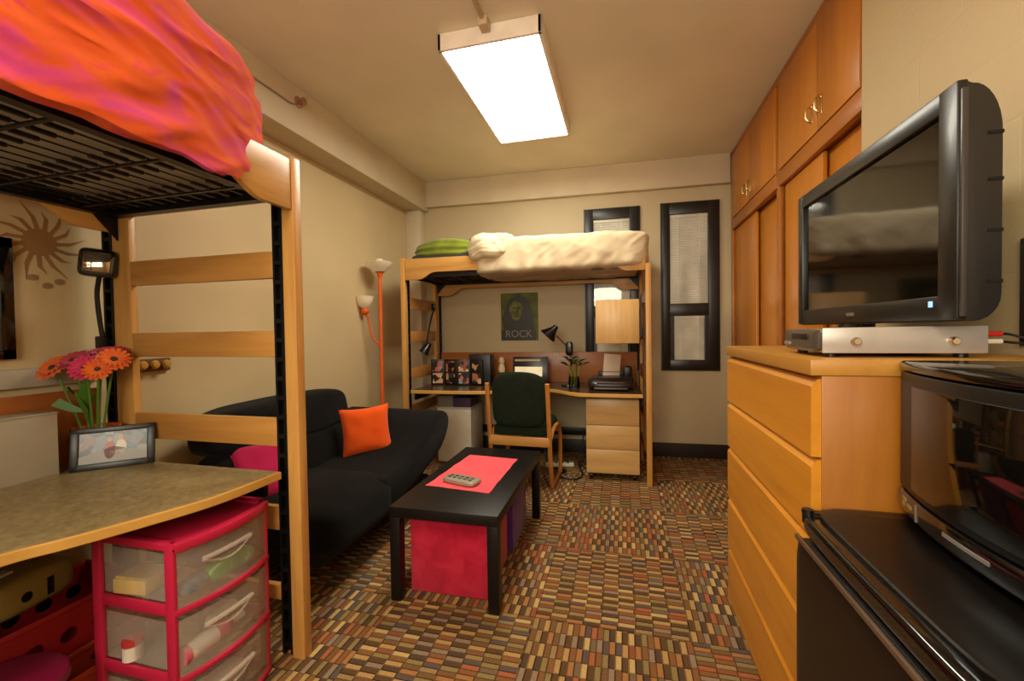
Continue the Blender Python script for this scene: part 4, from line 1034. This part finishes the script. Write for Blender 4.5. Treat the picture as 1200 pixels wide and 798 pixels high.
# ------------------------------------------------------------------ under the near desk
pinkf = plain('raspberry_plastic', '#b81f40', .35, var=.03)
t = thing('drawer_cart', 'raspberry plastic cart with three clear drawers under desk edge', 'drawer cart', (-1.47, 1.13, 0), world=True)
cx0, cx1, cy0, cy1, ctz = -1.645, -1.315, .975, 1.325, .648
def fbow(y, k=.035):
    u = (y-(cy0+cy1)/2)/((cy1-cy0)/2); return k*(1-u*u)
yy = [cy0+(cy1-cy0)*k/12 for k in range(13)]
def slab(z0, z1, d=0.0, inset=0, bev=.006): 
    return MB().prism([(cx0+inset, cy1-inset), (cx0+inset, cy0+inset)]+[(cx1+fbow(y)+d, min(max(y, cy0+inset), cy1-inset)) for y in yy], z0, z1, 'z', bev)
# top: rim with a sunk tray
tr_ = slab(ctz-.028, ctz-.010, .012)
obj('top_tray', tr_, pinkf, t)
rim = MB()
rim.prism([(cx1+fbow(y)+.014, y) for y in yy]+[(cx1+fbow(y)-.022, y) for y in yy[::-1]], ctz-.03, ctz, 'z', .005)
rim.box(cx0, cx1, cy0, cy0+.022, ctz-.02, ctz, .004).box(cx0, cx1, cy1-.022, cy1, ctz-.02, ctz, .004).box(cx0, cx0+.022, cy0, cy1, ctz-.02, ctz, .004)
obj('top_rim', rim, pinkf, t)
for x in (cx0, cx1-.028):
    for y in (cy0-.002, cy1-.012): obj('upright', MB().box(x-.001, x+.034, y, y+.014, .0, ctz-.004, .003), pinkf, t)
levels = (.012, .225, .437)
for z in levels:
    sh1 = MB()
    sh1.prism([(cx1+fbow(y)+.010, y) for y in yy]+[(cx1+fbow(y)-.012, y) for y in yy[::-1]], z-.012, z+.006, 'z', .004)
    for y in (cy0, cy1-.012): sh1.box(cx0, cx1, y, y+.012, z-.014, z+.020, .003)
    sh1.box(cx0, cx0+.012, cy0, cy1, z-.014, z+.02, .003)
    obj('shelf_rail', sh1, pinkf, t)
frd = frosted('clear_drawer_plastic', '#c8b8a8', .80, .25); frd2 = frosted('clear_drawer_front', '#cbb8a8', .78, .2)
for z in levels:
    d = MB(); a, b_ = z+.022, z+.170; w = .003
    d.box(cx0+.014, cx1-.004, cy0+.013, cy0+.013+w, a, b_).box(cx0+.014, cx1-.004, cy1-.013-w, cy1-.013, a, b_).box(cx0+.014, cx0+.014+w, cy0+.013, cy1-.013, a, b_).box(cx0+.014, cx1, cy0+.013, cy1-.013, a, a+w)
    dr = obj('drawer', d, frd, t, smooth=False)
    yi = [cy0+.010+(cy1-cy0-.020)*k/12 for k in range(13)]
    top = z+.182
    fm = MB()
    fm.prism([(cx1+fbow(y)+.003, y) for y in yi]+[(cx1+fbow(y)-.001, y) for y in yi[::-1]], z+.008, top, 'z')
    obj('drawer_front', fm, frd2, dr, smooth=False)
    # moulded pull: lip and dished edge
    yl = [1.05+.17*k/10 for k in range(11)]
    pl_ = MB().prism([(cx1+fbow(y)+.016, y) for y in yl]+[(cx1+fbow(y)+.002, y) for y in yl[::-1]], z+.128, z+.140, 'z', .003)
    pl_.tube([(cx1+fbow(y)+.006, y, z+.128-.028*math.sin(PI*k/10)) for k, y in enumerate(yl)], .004)
    obj('pull', pl_, frosted('pull_plastic', '#d8c6b4', .62, .2), dr)
def item(name, mb, mat, label, cat, loc, rz=0): return single(name, mb, mat, label, cat, loc, rz, world=False)
z1_, z2_, z3_ = .437+.0265, .225+.0265, .012+.0265
item('green_packet', MB().soft(-.03, .03, -.09, .09, 0, .055, 4, 6), blotch('green_wrapper', [(.35, '#2f7a2a'), (.6, '#4a9a3a'), (.75, '#c8d8b0')], nscale=20, rough=.4, bump=0), 'green packet in top drawer of the raspberry cart', 'packet', (-1.318, 1.17, z1_), .05)
item('notepad', MB().box(-.06, .06, -.045, .045, 0, .045, .002).box(-.055, .055, -.04, .04, .045, .052), plain('manila_paper', '#c8a868', .7), 'cream notepad pile at left side of the top drawer', 'notepad', (-1.51, 1.03, z1_), .1)
item('purple_pouch', MB().soft(-.05, .05, -.07, .07, 0, .06, 3, 6), plain('plum_cloth', '#5c3048', .8), 'plum cloth pouch behind the green packet', 'pouch', (-1.44, 1.20, z1_), .2)
item('blue_pouch', MB().soft(-.03, .03, -.05, .05, 0, .045, 3, 6), blotch('blue_grey_pattern', [(.3, '#303a4a'), (.5, '#5a7080'), (.7, '#4a4040')], nscale=40, rough=.6, bump=0), 'patterned blue-grey pouch at front of the top drawer', 'pouch', (-1.325, 1.05, z1_), 0)
t = thing('lotion_bottle', 'pink lotion bottle lying in the middle drawer', 'bottle', (-1.325, 1.10, z2_+.03), PI/2)
obj('body', MB().cyl((-.10, 0, 0), (.05, 0, 0), .029).cyl((.05, 0, 0), (.075, 0, 0), .029, .014), plain('pink_lotion', '#c85a70', .35), t)
obj('paper_label', MB().cyl((-.08, 0, 0), (.01, 0, 0), .0295), plain('bottle_label', '#d8cfc4', .5), t)
obj('cap', MB().cyl((.075, 0, 0), (.12, 0, 0), .014), plain('bottle_cap', '#dcd2c4', .4), t)
item('white_tube', MB().cyl((0, -.05, .025), (0, .05, .025), .022), plain('white_tube_plastic', '#d0c6b4', .4), 'white tube behind pink bottle in the middle drawer', 'tube', (-1.40, 1.21, z2_), .1)
t = thing('small_jar', 'small white jar with red lid in middle drawer', 'jar', (-1.52, 1.0, z2_), 0)
obj('body', MB().cyl((0, 0, 0), (0, 0, .045), .027), plain('jar_white', '#d4c8b8', .4), t); obj('lid', MB().cyl((0, 0, .045), (0, 0, .062), .028), plain('jar_red_lid', '#b03030', .4), t)
item('folded_cloth', MB().soft(-.05, .05, -.10, .10, 0, .07, 4, 8), blotch('beige_cloth', [(.3, '#a89a88'), (.7, '#c8b8a4')], nscale=12, rough=.9, bump=.2), 'folded beige cloth in the bottom drawer', 'cloth', (-1.37, 1.15, z3_), 0)

# red crate with oval holes, against the wall side
def plate(u0, u1, v0, v1, holes, P, seg=20):
    """flat sheet with elliptical holes; holes = (u, v, ru, rv, cell half-widths) laid on a grid of cells"""
    mb = MB(); bm = mb.bm
    us = sorted({u0, u1, *[h[0]-h[4] for h in holes], *[h[0]+h[4] for h in holes]}); vs = sorted({v0, v1, *[h[1]-h[5] for h in holes], *[h[1]+h[5] for h in holes]})
    for i in range(len(us)-1):
        for j_ in range(len(vs)-1):
            a, b, c_, d = us[i], us[i+1], vs[j_], vs[j_+1]
            if b-a < 1e-5 or d-c_ < 1e-5: continue
            hh_ = [h for h in holes if a-1e-6 <= h[0] <= b+1e-6 and c_-1e-6 <= h[1] <= d+1e-6]
            if not hh_:
                bm.faces.new([bm.verts.new(P(*q)) for q in ((a, c_), (b, c_), (b, d), (a, d))]); continue
            h = hh_[0]; O = []; I = []
            for k in range(seg):
                an = 2*PI*k/seg+PI/4; cx_, sy_ = math.cos(an), math.sin(an)
                I.append(bm.verts.new(P(h[0]+h[2]*cx_, h[1]+h[3]*sy_)))
                m_ = max(abs(cx_), abs(sy_)); ox, oy = cx_/m_, sy_/m_
                O.append(bm.verts.new(P(h[0]+(b-h[0] if ox > 0 else h[0]-a)*ox, h[1]+(d-h[1] if oy > 0 else h[1]-c_)*oy)))
            for k in range(seg): bm.faces.new((O[k], O[(k+1) % seg], I[(k+1) % seg], I[k]))
    return mb
def crate(label, x0, x1, y0, y1, h, mat, z=0, ry=.022, rz=.022):
    t = thing('plastic_crate', label, 'crate', ((x0+x1)/2, (y0+y1)/2, z+.002), world=True)
    z = z+.002
    hs = []
    n = max(3, int((y1-y0)/.085))
    for k in range(n):
        for r in range(2):
            hs.append((y0+(k+.5)*(y1-y0)/n, z+h*.44+r*h*.26, ry, rz, (y1-y0)/n/2, h*.125))
    hs_top = [((y0+y1)/2, z+h-.075, .09, .016, .13, .03)]
    def side(P, hh, a, b, nm, slot=True):
        m_ = plate(a, b, z, z+h, hh, P)
        o = obj(nm, m_, mat, t, smooth=False)
        s = o.modifiers.new('thick', 'SOLIDIFY'); s.thickness = .005; s.offset = 0
    side(lambda u, v: Vector((x1, u, v)), hs, y0, y1, 'side_wall'); side(lambda u, v: Vector((x0, u, v)), hs, y0, y1, 'side_wall')
    n2 = max(3, int((x1-x0)/.085)); h2 = [(x0+(k+.5)*(x1-x0)/n2, z+.06+r*.085, ry, rz, (x1-x0)/n2/2, .0425) for k in range(n2) for r in range(2)]
    side(lambda u, v: Vector((u, y0, v)), h2, x0, x1, 'end_wall'); side(lambda u, v: Vector((u, y1, v)), h2, x0, x1, 'end_wall')
    obj('bottom', MB().box(x0, x1, y0, y1, z, z+.006), mat, t)
    rm = MB()
    for a in ((x0-.008, x1+.008, y0-.008, y0+.006), (x0-.008, x1+.008, y1-.006, y1+.008), (x0-.008, x0+.006, y0, y1), (x1-.006, x1+.008, y0, y1)): rm.box(*a, z+h-.022, z+h, .004)
    obj('rim', rm, mat, t)
    return t
redp = plain('dark_red_plastic', '#9c1c1c', .4); orp = plain('orange_red_plastic', '#b8401c', .4)
crate('dark red plastic crate with round holes beneath the desk', -2.16, -1.86, .80, 1.26, .35, redp, 0, .026, .024)
crate('low orange-red plastic basket before the dark red crate', -1.84, -1.70, .93, 1.25, .19, orp, 0, .015, .012)
t = thing('beige_appliance', 'beige plastic appliance resting on the dark red crate', 'appliance', (-2.02, .98, .353), .2)
obj('body', MB().soft(-.09, .09, -.13, .13, .002, .13, 5, 8), plain('aged_beige_plastic', '#9c8444', .45), t)
obj('socket', MB().cyl((.088, -.04, .06), (.0915, -.04, .06), .016).box(.088, .0915, .02, .04, .03, .09), satin_black, t)
obj('white_switch', MB().box(-.02, .02, -.06, -.02, .128, .137, .003), white_plastic, t)
t = thing('round_stool', 'magenta round stool in front of the raspberry cart', 'stool', (-1.66, .745, 0), world=True)
mg = plain('magenta_plastic', '#7a1036', .4)
obj('seat', MB().lathe([(0, .325), (.13, .325), (.15, .318), (.155, .30), (.15, .29), (0, .29)], (-1.66, .745, 0), 40), mg, t)
for k in range(4):
    a = PI/4+k*PI/2
    obj('leg', MB().cyl((-1.66+.13*math.cos(a), .745+.13*math.sin(a), 0), (-1.66+.09*math.cos(a), .745+.09*math.sin(a), .29), .014, .018), mg, t)

# ------------------------------------------------------------------ light
sc_ = bpy.context.scene
w = bpy.data.worlds.new('world'); sc_.world = w; w.use_nodes = True
w.node_tree.nodes['Background'].inputs[0].default_value = (.9, .75, .55, 1); w.node_tree.nodes['Background'].inputs[1].default_value = .05
def area(name, loc, rot, sx, sy, power, col):
    L = bpy.data.lights.new(name, 'AREA'); L.shape = 'RECTANGLE'; L.size = sx; L.size_y = sy; L.energy = power; L.color = col
    o = bpy.data.objects.new(name, L); C.objects.link(o); o.location = loc; o.rotation_euler = rot; return o
area('second_ceiling_fixture', (-.7, -.55, 2.80), (0, 0, 0), .6, 1.2, 42, (1, .95, .76))
area('camera_fill_light', (-.5, -1.40, 1.9), (math.radians(98), 0, 0), 1.7, 1.1, 60, (1, .96, .78))  # unseen fill light added behind the camera to lift camera-facing surfaces
sc_.view_settings.view_transform = 'Standard'; sc_.view_settings.look = 'None'; sc_.view_settings.exposure = 0; sc_.view_settings.gamma = 1
